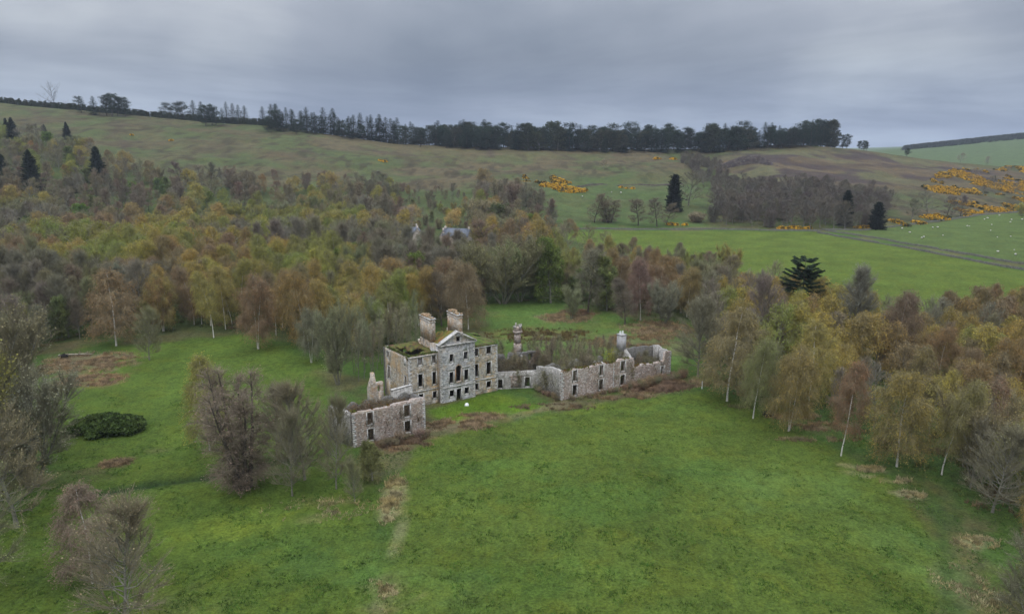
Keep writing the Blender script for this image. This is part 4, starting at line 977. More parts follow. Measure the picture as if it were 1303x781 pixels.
# dark spiky fir and other single conifers
def special(name, label, cat, tb, cr, x, y, z, col, s=1.):
    o = link(name, None, None, (x, y, z)); o.scale = (s, s, s); o.rotation_euler = (0, 0, rs.uniform(0, 6))
    for n_, mb_, ms in (('trunk', tb, [BARK_DARK]), ('crown', cr, [BARK_DARK, TWIG, NEEDLE])):
        c = link(n_, mb_.mesh(n_, ms), o); c.color = (*col, 1)
    tag(o, label, cat); return o
x, y = W(1017, 420)[:2]
h = ztop(y, 328) - float(terrain(x, y))
tb, cr, _, _ = spruce_meshes(5, H=h, R=h * .44, gap=.45, tipup=.14, base=.2, dens=1.1, n=14, pw=.40, fw=.34, lm=2.4)
special('fir_tree', 'dark spiky fir with upswept branches standing above the right wood', 'fir tree', tb, cr, x, y, float(terrain(x, y)), (.028, .046, .024))
def conifer(px, pb, pt, R, label, col=DKG, cat='spruce tree', pw=.85, nm='spruce_tree', wd=1.):
    x, y, z = W(px, pb); h = ztop(y, pt) - z
    tb, cr, _, _ = spruce_meshes(px, H=h, R=R * 1.3, base=.03, pw=pw * .85, fw=.6, dens=.8)
    return special(nm, label, cat, tb, cr, x, y, z, col)
conifer(42, 242, 190, 7.5, 'large dark spruce in the wood at the far left', DKG)
conifer(126, 232, 186, 6.0, 'dark conical spruce right of the largest one at the far left', DKG, pw=.7)
conifer(18, 184, 149, 6.0, 'dark spruce high up at the far left edge of the hill wood', DKB)
conifer(5, 226, 196, 6.0, 'dark spruce cut by the left edge behind the woodland', DKG)
conifer(10, 176, 150, 4.0, 'slim dark spruce beside the hillside one at the far left', DKB)
conifer(86, 178, 155, 4.0, 'small dark spruce at the upper edge of the left hill wood', DKB)
conifer(58, 178, 158, 3.0, 'smallest spruce poking out of the left hill wood', DKB)
conifer(857, 270, 222, 5.5, 'black-green columnar evergreen alone on the hillside above the far field', (.012, .018, .010), 'evergreen tree', .38, 'evergreen_tree')
conifer(1075, 288, 242, 4.2, 'dark narrow spruce in the grey wood below the moor', (.016, .024, .016), pw=.5)
conifer(1115, 292, 257, 4.5, 'dark spruce at the right end of the grey wood', (.016, .024, .016), pw=.5)
# ---- scattered woodland
def scatter(poly, s, seed, jit=.42, sfun=None):
    rnd = np.random.default_rng(seed); P = np.array(poly); x0, y0 = P.min(0); x1, y1 = P.max(0); pts = []
    y = y0
    while y < y1:
        sp_ = s if sfun is None else sfun(y); xx = np.arange(x0, x1, sp_); yy_ = np.full(len(xx), y)
        xx = xx + rnd.uniform(-jit, jit, len(xx)) * sp_; yy_ = yy_ + rnd.uniform(-jit, jit, len(xx)) * sp_
        m = inpoly(xx, yy_, poly); pts += list(zip(xx[m], yy_[m])); y += sp_ * .9
    return [p for p in pts if abs(p[0]) < p[1] * .80 + 14]
HAND = [(o.location.x, o.location.y) for o in C.objects if o.parent is None and 'category' in o.keys() and 'tree' in o['category']]
def clear(x, y, d=4.5): return all((x - a) ** 2 + (y - b) ** 2 > d * d for a, b in HAND)
def colpick(x, y, cols, seed):
    k = float(fbm(np.array([x]), np.array([y]), 38, 2, seed)[0]) + rs.uniform(-.16, .16); k = (k - .28) / .44
    return cols[max(0, min(len(cols) - 1, int(k * len(cols))))]
def lab(kind, col, where):
    tint = {'birch': 'golden to rust birch', 'ash': 'leafless grey tree', 'willow': 'olive multi-stemmed tree', 'alder': 'leafless purple-brown tree', 'leafy': 'green leafing tree'}[kind]
    return f'{tint} {where}'
pts = scatter(FOREST, 8, 5, .45, lambda y: 7.2 + max(0, y - 200) * .017)
pts.sort(key=lambda p: p[1])
u_of = lambda x, y: x / y * 923 + 651.5
for (x, y) in pts:
    u = u_of(x, y)
    if not clear(x, y, 4.2): continue
    if 180 < u < 420 and 470 < y and rs.random() < .35: continue          # open glades on the lower slope
    k = float(fbm(np.array([x]), np.array([y]), 45, 3, 91)[0]) + rs.uniform(-.12, .12)
    b = u > 600 and y < 330
    if u > 690 and y > 285 and rs.random() < .75: continue
    if b: kind = 'willow' if k < .42 else 'alder' if k < .5 else 'ash' if k < .57 else 'birch'
    elif y > 430: kind = 'alder' if k < .46 else 'ash' if k < .52 else 'birch' if k < .62 else 'willow'
    else: kind = 'ash' if k < .37 else 'alder' if k < .41 else 'willow' if k < .48 else 'birch'
    if rs.random() < .035: kind = 'leafy'
    col = {'birch': lambda: colpick(x, y, BIRCHC, 93), 'ash': lambda: rs.choice([GGR, (.10, .09, .065), (.12, .115, .085)]), 'alder': lambda: rs.choice([PUR, GBR, (.08, .07, .05), (.10, .06, .045)]),
           'willow': lambda: rs.choice([OLI, (.10, .105, .045), GGR]), 'leafy': lambda: rs.choice([GRN, (.075, .09, .028)])}[kind]()
    h = {'birch': 18.5, 'ash': 16.5, 'willow': 14.5, 'alder': 16.0, 'leafy': 13.0}[kind] * (1 if y < 340 else .88) * rs.choice((.7, .85, .95, 1., 1.05, 1.12, 1.22)) * rs.uniform(.95, 1.05)
    if b: h *= .82 if y < 285 else .66
    if y < 205: h *= .9
    if 505 < u < 606:
        if 385 < y < 440: continue
        if y > 300: h *= .48
    where = 'in the belt behind the long wing' if b else 'in the hillside wood far left of the mansion' if y > 430 else 'in the wood left of and behind the mansion'
    plant(kind, x, y, h, col, lab(kind, col, where), 'trees ' + where, rs.uniform(.75, 1.15) * (1.2 if y > 330 else .92))
pts = scatter(RIGHTWOOD, 6.6, 8, .42); pts.sort(key=lambda p: p[1])
INNER = PW([(1085, 470), (1175, 520), (1165, 570), (1090, 520)])
for (x, y) in pts:
    u = u_of(x, y)
    if not clear(x, y, 4.6) or (inpoly(np.array([x]), np.array([y]), INNER)[0] and rs.random() < .8): continue
    k = float(fbm(np.array([x]), np.array([y]), 22, 3, 95)[0]) + rs.uniform(-.15, .15)
    kind = 'ash' if k < .40 else 'willow' if k < .44 else 'alder' if k < .48 else 'birch'
    if y > 205 and rs.random() < .5: kind = 'birch' if rs.random() < .5 else 'ash'
    col = {'birch': lambda: colpick(x, y, BIRCHC, 97), 'ash': lambda: rs.choice([GGR, (.105, .09, .07), (.12, .11, .08)]), 'alder': lambda: rs.choice([PUR, GBR]), 'willow': lambda: rs.choice([OLI, GGR])}[kind]()
    h = {'birch': 15.0, 'ash': 13.5, 'willow': 10.5, 'alder': 12.5}[kind] * rs.uniform(.85, 1.15)
    edge = y < 150
    if edge: h *= .8
    plant(kind, x, y, h, col, lab(kind, col, 'in the wood right of the ruin'), 'trees in the right wood', rs.uniform(.75, 1.02))
# grey leafless wood in the gully and below the moor
GREYWOOD = PW([(905, 290), (1000, 293), (1100, 293), (1120, 288), (1135, 262), (1060, 246), (1000, 240), (940, 242), (908, 256)])
GULLY = PW([(862, 206), (905, 212), (935, 236), (925, 252), (895, 240)])
for poly, s in ((GREYWOOD, 10), (GULLY, 10)):
    for (x, y) in scatter(poly, s, 11):
        plant('alder' if rs.random() < .6 else 'ash', x, y, rs.uniform(12, 16.5) * (1 if poly is GREYWOOD else .75), rs.choice([(.055, .046, .044), (.048, .040, .040), (.062, .056, .046)]),
              'leafless grey-mauve tree in the wood below the moor', 'leafless trees below the moor', rs.uniform(1.15, 1.5))
for (px, pb, pt, kd, col, w, lb) in [(525, 292, 258, 'birch', RUS, .9, 'rust birch just behind the left farm roof'), (575, 296, 262, 'birch', OCH, 1, 'golden birch between the two farmhouses'),
        (517, 300, 262, 'alder', PUR, 1.2, 'wide purple-brown tree left of the farm'), (612, 290, 252, 'willow', GGR, 1, 'grey-green tree right of the farm'), (640, 296, 262, 'leafy', (.06, .075, .03), 1.1, 'deep olive tree right of the farm by the field corner'),
        (756, 284, 246, 'alder', (.10, .075, .05), 1.0, 'thin brown tree on the lower hillside above the field corner'), (775, 284, 250, 'alder', (.095, .07, .05), 1.1, 'brown tree next to the thin one on the lower hillside'),
        (812, 288, 251, 'alder', (.085, .06, .05), 1.2, 'round brown tree left of the black evergreen'), (836, 289, 252, 'alder', (.09, .07, .05), 1.1, 'brown tree directly left of the black evergreen'), (848, 287, 258, 'alder', (.085, .065, .05), 1., 'small brown tree at the foot of the black evergreen'),
        (876, 262, 222, 'ash', (.085, .08, .065), 1.2, 'grey bare tree right behind the black evergreen'), (886, 283, 270, 'shrub', GBR, 1, 'round brown bush near the far field wall'), (908, 250, 236, 'ash', PUR, 1, 'small bare tree at the mouth of the gully'),
        (232, 240, 205, 'alder', (.09, .06, .055), .9, 'reddish-brown tree in the upper glade, leftmost of three'), (270, 245, 207, 'alder', (.085, .08, .065), .9, 'grey-brown tree in the upper glade'), (312, 248, 214, 'birch', (.10, .075, .045), 1.3, 'brown rounded tree right of the upper glade'),
        (735, 382, 345, 'leafy', (.085, .105, .03), 1, 'low green-yellow tree in the belt'), (1240, 228, 215, 'ash', PUR, 1, 'dark bush-like tree on the moor edge at the right'), (1256, 210, 200, 'ash', GBR, 1, 'small round tree on the skyline field at the right'),
        (1222, 207, 196, 'ash', PUR, 1.2, 'low wide dark tree at the moor skyline'), (1282, 222, 212, 'ash', GBR, 1, 'dark small tree in the upper gorse'), (1265, 246, 226, 'ash', (.08, .075, .065), 1.1, 'grey tree amid the gorse slope'),
        (1290, 252, 234, 'ash', (.075, .07, .06), 1.1, 'grey tree in the gorse at the right edge'), (1250, 250, 238, 'ash', (.08, .07, .065), 1.1, 'short grey tree amid the gorse'), (1180, 275, 246, 'ash', (.09, .10, .07), 1.3, 'greenish-grey tree below the gorse'),
        (1205, 277, 248, 'alder', (.075, .062, .062), 1.1, 'mauve tree below the gorse, left one of a pair'), (1222, 276, 249, 'alder', (.075, .062, .062), 1.0, 'mauve tree below the gorse, right one of a pair'), (1160, 282, 255, 'ash', (.095, .105, .06), 1.2, 'yellowish-grey tree by the sheep field corner'),
        (1300, 275, 258, 'willow', OLI, 1, 'olive tree at the right edge above the sheep field'), (768, 216, 204, 'ash', PUR, 1.3, 'small dark thorn on the open hillside')]:
    x, y, z = W(px, pb); plant(kd, x, y, ztop(y, pt) - z, tuple(c * .8 for c in col), lb, None, w * 1.4)
# ridge plantation
RIDGE = [(282, 157, 137, 's'), (288, 157, 129, 's'), (296, 157, 131, 's'), (303, 158, 133, 's'), (311, 158, 134, 's'), (213, 150, 131, 'p'), (223, 150, 131, 'p'), (233, 152, 130, 'p'), (246, 152, 127, 's'), (256, 153, 129, 's'), (270, 160, 133, 'p'), (262, 161, 134, 'p'), (275, 160, 138, 'p'),
         (120, 147, 122, 's'), (143, 149, 119, 'p'), (150, 148, 122, 'p'), (160, 149, 124, 'p'), (104, 144, 123, 'p'), (136, 148, 121, 'p'), (335, 160, 135, 's'), (345, 160, 132, 's'), (352, 162, 132, 's')]
for i in range(80):
    px = 340 + i * 3.7 + rs.uniform(-2, 2); b = np.interp(px, [330, 400, 500, 600, 650], [163, 168, 180, 186, 187]) + rs.uniform(-3, 6)
    k_ = 's' if rs.random() < (.72 if px < 520 else .45) else 'p'; t = b - (rs.uniform(24, 33) if k_ == 's' else rs.uniform(17, 25)); RIDGE.append((px, b - (3 if k_ == 's' else 0), t, k_))
for i in range(215):
    px = 560 + i * 2.36 + rs.uniform(-2, 2)
    b = np.interp(px, [560, 700, 800, 900, 960, 1020, 1060], [186, 189, 191, 191, 189, 185, 185]) + rs.uniform(-3.5, 4)
    if px > 1060: continue
    t = b - rs.choice((17, 20, 23, 25, 27, 31)) * rs.uniform(.93, 1.07); RIDGE.append((px, b, t, 's' if rs.random() < .40 else 'p' if rs.random() < .75 else 'l'))
RIDGE += [(1066, 187, 168, 'p'), (1077, 188, 172, 'p'), (1082, 188, 171, 'p'), (1098, 190, 179, 'p'), (1104, 190, 179, 'p'), (1108, 190, 180, 'p'), (1160, 198, 188, 'p')]
for (px, b, t, kd) in RIDGE:
    x, y, z = W(px, min(b, 400)); 
    if y > 1100: y = 905 + rs.uniform(0, 30); x = (px - 651.5) / 923 * y * .99; z = float(terrain(x, y))
    h = max(10, ztop(y, t) - z)
    lone = px > 1090 or px == 1160
    kind = {'s': 'spruce', 'p': 'pine', 'l': 'leafy'}[kd]
    sec = 'on the left part of the skyline' if px < 330 else 'in the skyline plantation left of centre' if px < 620 else 'in the long skyline plantation' if px < 1062 else 'at the right end of the skyline plantation'
    plant(kind, x, y, h, {'s': (.024, .043, .030), 'p': (.026, .042, .028), 'l': (.022, .028, .016)}[kd], {'s': 'dark pointed spruce ', 'p': 'dark round-topped pine ', 'l': 'olive leafing tree among the conifers '}[kd] + sec, 'trees ' + sec,
          rs.uniform(.95, 1.25) * (1.25 if kd == 'p' else 1.3), z=z)
for i in range(80):
    u = rs.uniform(345, 1062); y = 905 + rs.uniform(0, 14); x = (u - 651.5) / 923 * y
    plant('leafy', x, y, rs.uniform(4, 8), (.03, .034, .02), 'low dark bush growing between the trunks of the skyline plantation', 'bushes under the skyline plantation', 2.2)
x, y, z = W(68, 137); h = ztop(y, 105) - z
tb, cr, _, _ = alder(9, H=h, R=h * .27, twl=(1.2, 2.4), tww=.09, fs=.45, cb=.3, tr=.5)
special('larch_tree', 'tall open spreading larch, tallest tree on the left skyline', 'larch tree', tb, cr, x, y, z, (.04, .055, .045))
# ---- young plantations and overflow woods: too many to count, one object each
def merged(name, items, label, mats, cat='wood'):
    """items: (joined MB, matrix params, tint)"""
    V_, Q_, T_, qm, tm, col = [], [], [], [], [], []; n = 0
    for (mb_, x, y, z, s, w, rot, tint) in items:
        V = np.concatenate(mb_.v); c, s_ = math.cos(rot), math.sin(rot)
        V = np.stack([(V[:, 0] * c - V[:, 1] * s_) * s * w + x, (V[:, 0] * s_ + V[:, 1] * c) * s * w + y, V[:, 2] * s + z], -1)
        Q_.append(np.concatenate(mb_.q) + n); T_.append(np.concatenate(mb_.t) + n); qm.append(np.concatenate(mb_.qm)); tm.append(np.concatenate(mb_.tm))
        V_.append(V); col.append(np.tile([*tint[:3], 1.], (len(V), 1))); n += len(V)
    me = mesh_np(name, np.concatenate(V_), [np.concatenate(Q_), np.concatenate(T_)], mats, np.concatenate(qm + tm))
    a = me.color_attributes.new('tint', 'FLOAT_COLOR', 'POINT'); a.data.foreach_set('color', np.concatenate(col).astype(np.float32).ravel())
    o = link(name, me); tag(o, label, cat, kind='stuff'); return o
for kind, lst in WOOD.items():
    its = []
    for (x, y, z, s, w, rot, v, color) in lst:
        variant(kind, v, True); its.append((CACHE[(kind, v % len(GEN[kind][2]), True)][1], x, y, z, s, w, rot, color))
    print('WOOD', kind, len(lst))
    merged('distant_woodland', its, {'birch': 'mass of golden and rust birches farther back on the wooded slope', 'ash': 'mass of leafless grey trees farther back on the wooded slope'}.get(kind, f'mass of {kind} trees farther back in the woodland'), [BARK_GREY, TWIGS, NEEDLES if kind in ('spruce', 'pine') else LEAFS])
CNT = dict(COUNT); print('COUNT', CNT)
tb, cr, _, _ = spruce_meshes(3, H=5, R=1.5, low=True, n=6, base=.02, fw=.35)
yj = MB()
for mb_ in (tb, cr):
    off = yj.n; yj.v += mb_.v; yj.q += [q + off for q in mb_.q]; yj.t += [t + off for t in mb_.t]; yj.qm += mb_.qm; yj.tm += mb_.tm; yj.n += mb_.n
its = []
for i in range(900):
    u = rs.uniform(-60, 350); y = 905 + rs.uniform(0, 26) * rs.random(); x = (u - 651.5) / 923 * y
    its.append((yj, x, y, float(terrain(x, y)), rs.uniform(1.2, 1.9), 1.1, rs.uniform(0, 6), (.05 * rs.uniform(.8, 1.2), .065, .035)))
merged('young_plantation', its, 'dense even belt of young conifers along the left skyline', [BARK_DARK, TWIGS, NEEDLES], 'plantation')
its = []
for i in range(1500):
    y = rs.uniform(2050, 2450); u = rs.uniform(1150, 1420); x = (u - 651.5) / 923 * y
    its.append((yj, x, y, float(terrain(x, y)), rs.uniform(1.9, 2.6), 1.9, rs.uniform(0, 6), (.035, .05 * rs.uniform(.8, 1.2), .03)))
merged('far_plantation', its, 'dark conifer plantation covering the far hill at the right', [BARK_DARK, TWIGS, NEEDLES], 'plantation')
# ---- saplings and scrub in and about the ruin
def rpt(a, b): x, y = rworld(a, b); return x, y
rr = random.Random(12)
def insidewalls(a, b): return (-.9 < a < 21.6 and -1.4 < b < 11.5)
for k in range(85):                                               # pole saplings left of and behind the mansion
    px, pb = rr.uniform(448, 540), rr.uniform(428, 486)
    if px > 487 and pb > 462: continue
    x, y, z = W(px, pb)
    plant('sapling', x, y, rr.uniform(10, 15), rr.choice([(.17, .18, .10), (.16, .15, .08)]), 'tall thin pale pole sapling in the thicket left of the mansion', 'pole saplings left of the mansion', .8)
for k in range(120):                                               # behind the link wall and the wing
    a, b = rr.uniform(22.5, 62), rr.uniform(-1.5, 15)
    if 31.5 < a < 36 and 10.5 < b < 14.3: continue
    if 5.3 < b < 7.2 and a < 36: continue
    if -3.5 > b: continue
    x, y = rpt(a, b); plant('sapling', x, y, rr.uniform(3.5, 7) * (1.15 if a < 45 else .75), rr.choice([(.13, .10, .06), (.12, .12, .055), (.11, .085, .055)]), 'thin bare sapling in the scrub behind the long wing', 'saplings behind the long wing', 1.5)
for k in range(95):                                               # inside the long wing
    a, b = rr.uniform(30.6, 59.8), rr.uniform(-11.2, -6.4)
    if min(abs(a - 49.4), abs(a - 43.5)) < .9: continue
    x, y = rpt(a, b)
    if k % 3: plant('shrub', x, y, rr.uniform(3.0, 5.6) * (1 if a < 49 else .7), rr.choice([(.10, .08, .05), (.11, .11, .05), (.08, .07, .05)]), 'bare brown shrub growing inside the roofless long wing', 'shrubs inside the long wing', .75)
    else: plant('sapling', x, y, rr.uniform(5.5, 8.2) * (1 if a < 49 else .7), rr.choice([(.12, .10, .06), (.12, .12, .06)]), 'bare sapling growing inside the roofless long wing', 'saplings inside the long wing', 1.4)
for k in range(46):
    a, b = rr.uniform(-15.4, -3.8), rr.uniform(-12, -8.2)
    x, y = rpt(a, b); plant('shrub', x, y, rr.uniform(4.6, 6.9) * (.9 if a > -7 else 1), rr.choice([(.12, .075, .045), (.13, .095, .055), (.10, .075, .05)]), 'rusty brown shrub growing inside the small pavilion', 'shrubs inside the small pavilion', .62)
for k in range(30):
    a, b = rr.uniform(22, 28.5), rr.uniform(0.6, 4.8)
    if b < 2.6 - (a - 20.9) * .45: continue
    x, y = rpt(a, b); plant('shrub', x, y, rr.uniform(3, 5.4), rr.choice([(.08, .075, .045), (.10, .08, .05)]), 'bare scrub bush behind the low link wall', 'scrub behind the link wall', .9)
for (a, b, h, col) in [(41, -5, 7.4, (.12, .10, .06)), (47.5, -7, 7.2, (.2, .2, .02))]:
    x, y = rpt(a, b); plant('shrub', x, y, h, col, 'yellow-leaved bush on the broken wall top of the long wing' if h < 7.3 else 'tallest bare bush poking above the long wing', None, .45)
# low scrub at the wall feet and in the bracken patches
FOOT = [(a, -14.2 - rr.uniform(0, 2.4), 1) for a in np.linspace(46, 62, 26)] + [(a, -13.6 - rr.uniform(0, .8), .6) for a in np.linspace(31, 46, 16)] + [(a, -14.3 - rr.uniform(0, 1.8), 1) for a in np.linspace(-12, -3, 14)] + [(28.5, b, .7) for b in np.linspace(-12, -4, 6)]
for (a, b, k) in FOOT:
    x, y = rpt(a + rr.uniform(-.5, .5), b); plant('shrub', x, y, rr.uniform(.7, 2.1) * k, rr.choice([(.21, .14, .095), (.22, .16, .10), (.16, .15, .08)]), 'low reddish-brown scrub at the foot of the ruin walls', 'scrub at the wall feet', 1.0)
# the dark evergreen bush on the clearing
x0, y0, z0 = W(72, 553); x1 = W(198, 545)[0]; cxb, cyb = (x0 + x1) / 2, W(135, 548)[1]
rnd = np.random.default_rng(6); bsh = MB(); LB = (x1 - x0) / 2
def lobes(seed, L_, Wd, Hh, n, num, s, mb):
    rnd = np.random.default_rng(seed); out = []
    for i in range(n):
        a = rnd.uniform(0, 6.28); r = math.sqrt(rnd.random()) * .82; c = np.array([math.cos(a) * r * L_, math.sin(a) * r * Wd, 0]); rad = rnd.uniform(.16, .40) * Wd * 1.1
        zc_ = Hh * (1 - r * r * .75) - rad * .55
        d = rvec(rnd, num // n); d[:, 2] = np.abs(d[:, 2]) * .9 - .1; out.append(c + np.array([0, 0, max(zc_, 0)]) + d * rad * rnd.uniform(.82, 1.05, (len(d), 1)) * (1, 1, .8))
        k = num // n // 3; b_ = c + rvec(rnd, k) * rad * .8; b_[:, 2] = rnd.uniform(0, max(zc_, .3), k); out.append(b_)
    P_ = np.concatenate(out); P_[:, 2] = np.maximum(P_[:, 2], .05); flecks(mb, P_, s, rnd, 0)
lobes(6, LB * .98, LB * .50, 3.0, 70, 30000, .32, bsh)
stm = MB()
for i in range(12):
    a = rs.uniform(0, 6.28); r = rs.uniform(.1, .7); stm.tube([(math.cos(a) * r * LB * .7, math.sin(a) * r * 3, -.2), (math.cos(a) * r * LB * .8, math.sin(a) * r * 3.5, 1.4)], [.12, .05], 5)
bo = empty('evergreen_bush', (cxb, cyb, float(terrain(cxb, cyb))), .03); tag(bo, 'wide low dark evergreen rhododendron mound on the left clearing', 'bush')
o = bsh.obj('foliage', [leafmat('evergreen_leaves', False, .08, (.5, 1.5), .9)], bo); o.color = (.055, .085, .022, 1); stm.obj('stems', [BARK_DARK], bo)
# fallen log and dark root plate in the bracken, dark hollow at the birch foot
x, y, z = W(92, 455)
lg = MB(); lg.tube([(-3.4, 0, .35), (-1, .3, .5), (2, .9, .45), (4.6, 1.6, .3)], [.26, .22, .17, .08], 7); lg.tube([(1.2, .7, .5), (2.0, .2, 1.1), (2.6, -.2, 1.3)], [.09, .06, .03], 5); lg.tube([(2.5, 1, .45), (3.2, 1.8, .9)], [.07, .03], 5)
o = link('fallen_log', lg.mesh('fallen_log', [LOGM]), None, (x, y, z)); tag(o, 'pale fallen tree trunk lying in the brown bracken patch', 'log')
def lump(name, px, pb, r, label, cat):
    x, y, z = W(px, pb); rnd = np.random.default_rng(px); mb = MB(); k, n = 10, 6
    V = []
    for i in range(n + 1):
        for j in range(k):
            th, ph = j * 6.283 / k, i / n * math.pi; q = r * (1 + rnd.uniform(-.22, .22))
            V.append((math.cos(th) * math.sin(ph) * q, math.sin(th) * math.sin(ph) * q * .8, max(-.1, math.cos(ph) * q * .8 + r * .45)))
    Q_ = [(i * k + j, (i + 1) * k + j, (i + 1) * k + (j + 1) % k, i * k + (j + 1) % k) for i in range(n) for j in range(k)]
    mb.add(V, Q_)
    for i in range(7): a = i * .9; mb.tube([(0, 0, r * .6), (math.cos(a) * r * .9, math.sin(a) * r * .5, r * rnd.uniform(.2, 1.2)), (math.cos(a) * r * 1.5, math.sin(a) * r, r * rnd.uniform(.1, 1.5))], [.1, .06, .03], 4)
    o = link(name, mb.mesh(name, [BLACKM]), None, (x, y, z)); tag(o, label, cat)
lump('root_plate', 82, 456, .85, 'black upturned root plate at the left end of the fallen log', 'root plate')
lump('dark_stump', 977, 530, 1.0, 'black rounded stump between the feet of the two pale birches', 'stump')
# ---- gorse
gj = []
def gorse_mb(seed, flower):
    mb = MB(); rnd = np.random.default_rng(seed); d = rvec(rnd, 130); d[:, 2] = np.abs(d[:, 2]); P_ = d * rnd.uniform(.5, 1.05, (130, 1)) * (1.3, 1.3, 1.15)
    flecks(mb, P_[:int(130 * flower)], .42, rnd, 1); flecks(mb, P_[int(130 * flower):], .5, rnd, 0); mb.tube([(0, 0, -.2), (.1, 0, .8)], [.1, .05], 4, m=0); return mb
GORSEG = plainmat('gorse_green', (.035, .045, .018), (.06, .06, .025), 1)
def flowermat():
    m, nt, b = newmat('gorse_flower', .8, .1); geo = N(nt, 'ShaderNodeNewGeometry')
    L(nt, mixc(nt, ramp(nt, noise(nt, geo.outputs['Position'], .35, 3, .6), [(.35, 0.0), (.65, 1.0)]), (.50, .27, .02), (.66, .40, .03)), b.inputs['Base Color']); return m
GORSEF = flowermat()
G1 = [gorse_mb(i, f) for i, f in enumerate((.72, .6, .35, .08))]
def gorse_patch(name, polypx, step, label, frac=.6, sc=(.9, 1.7), seed=1):
    poly = PW(polypx); its = []; r_ = random.Random(seed)
    for (x, y) in scatter(poly, step, seed, .5):
        k = float(fbm(np.array([x]), np.array([y * .6]), 16, 3, 300 + seed)[0])
        if k < .48 or r_.random() < .25: continue
        s = r_.uniform(*sc); i = 0 if k > .56 else (1 if k > .50 else r_.choice((1, 2, 3)))
        its.append((G1[i], x, y, float(terrain(x, y)), s, 1.1, r_.uniform(0, 6), (0, 0, 0)))
    o = merged(name, its, label, [GORSEG, GORSEF], 'gorse'); return o
gorse_patch('gorse', [(1165, 238), (1215, 214), (1270, 216), (1320, 212), (1360, 250), (1303, 268), (1235, 273), (1200, 262), (1225, 250), (1190, 246)], 2.6, 'wide slope of orange-yellow flowering gorse at the right', seed=1)
gorse_patch('gorse', [(1095, 292), (1140, 280), (1235, 268), (1238, 275), (1180, 285), (1130, 293)], 2.4, 'narrow band of flowering gorse along the top of the sheep field', seed=2, sc=(1.0, 1.7))
gorse_patch('gorse', [(668, 222), (700, 224), (740, 236), (746, 244), (722, 246), (690, 238), (665, 232)], 2.2, 'sloping patch of orange gorse behind the wood at centre', seed=3, sc=(1.2, 2))
def gorse_bush(px, pb, n, s, spread, label):
    x, y, z = W(px, pb); mb = MB(); r_ = random.Random(px)
    for i in range(n):
        g = G1[0]; V = np.concatenate(g.v) * s * r_.uniform(.6, 1.1); ox, oy = r_.uniform(-spread, spread), r_.uniform(-2, 2); V = V + (ox, oy, float(terrain(x + ox, y + oy)) - z)
        off = mb.n; mb.v.append(V); mb.n += len(V)
        mb.q += [q + off for q in g.q]; mb.qm += g.qm; mb.t += [t + off for t in g.t]; mb.tm += g.tm
    o = link('gorse_bush', mb.mesh('gorse_bush', [GORSEG, GORSEF]), None, (x, y, z)); tag(o, label, 'gorse bush')
gorse_bush(485, 206, 4, 2.2, 7, 'single yellow gorse bush on the brown hillside left of centre')
gorse_bush(848, 203, 7, 2.4, 12, 'bright gorse clump at the top of the gully')
gorse_bush(797, 240, 4, 1.6, 6, 'small gorse bush beside the hill path')
gorse_bush(862, 287, 5, 1.8, 7, 'gorse clump below the black evergreen'); gorse_bush(1005, 292, 14, 1.8, 13, 'long gorse clump at the corner where field walls meet')
gorse_bush(1100, 291, 6, 1.9, 5, 'gorse clump at the foot of the dark spruce'); gorse_bush(168, 173, 2, 1.5, 2.5, 'tiny rusty gorse bush on the open left hillside'); gorse_bush(220, 180, 3, 1.5, 4, 'wider rusty gorse bush right of the tiny one')
# ---- crag
def crag(px0, px1, pb, hgt, label, seed):
    A, B = W(px0, pb[0]), W(px1, pb[1]); n = 34; V = []; rnd = np.random.default_rng(seed)
    for i in range(n + 1):
        t = i / n; x, y = A[0] + (B[0] - A[0]) * t, A[1] + (B[1] - A[1]) * t; e = math.sin(math.pi * min(1, t * 1.1 + .02)) ** .4
        z = float(terrain(x, y)); 
        for k, (dy, dz) in enumerate(((-3, -1), (-1.2, .35), (.2, .8), (1.5, 1.0), (7, .9), (12, -.3))):
            V.append((x + rnd.uniform(-.8, .8), y + dy + rnd.uniform(-.8, .8), z + (dz * hgt * e if dz > 0 else dz) + rnd.uniform(-.5, .5)))
    m = 6; Q_ = [(i * m + j, (i + 1) * m + j, (i + 1) * m + j + 1, i * m + j + 1) for i in range(n) for j in range(m - 1)]
    mb = MB(); mb.add(V, Q_); o = link('rock_crag', mb.mesh('rock_crag', [ROCK])); tag(o, label, 'crag')
crag(918, 992, (214, 212), 9.0, 'dark purplish rock crag on the hillside right of the gully', 3)
# ---- drystone walls
def dyke(name, pts, h, w, label, seed, mat=DYKE, step=1.4):
    mb = MB(); rnd = np.random.default_rng(seed); P = [np.array(p[:2]) for p in pts]; S = []
    for a, b in zip(P[:-1], P[1:]):
        n = max(1, int(np.linalg.norm(b - a) / step)); S += [a + (b - a) * i / n for i in range(n)]
    S.append(P[-1]); S = np.array(S); T = np.gradient(S, axis=0); T /= np.linalg.norm(T, axis=1)[:, None]; Nn = np.stack([-T[:, 1], T[:, 0]], -1)
    z = terrain(S[:, 0], S[:, 1]); V = []
    gap = fbm(S[:, 0], S[:, 1], 12, 2, seed)
    for i in range(len(S)):
        hh = h * rnd.uniform(.8, 1.1) * (1 if gap[i] > .3 else .45)
        for (o_, zz_) in ((-w, -.4), (-w * .55, hh), (w * .55, hh * rnd.uniform(.92, 1.04)), (w, -.4)): V.append((*(S[i] + Nn[i] * o_), z[i] + zz_))
    Q_ = [(i * 4 + j, (i + 1) * 4 + j, (i + 1) * 4 + j + 1, i * 4 + j + 1) for i in range(len(S) - 1) for j in range(3)] + [(0, 1, 2, 3), tuple(reversed([(len(S) - 1) * 4 + j for j in range(4)]))]
    mb.add(V, Q_); o = link(name, mb.mesh(name, [mat])); tag(o, label, 'stone wall'); return o
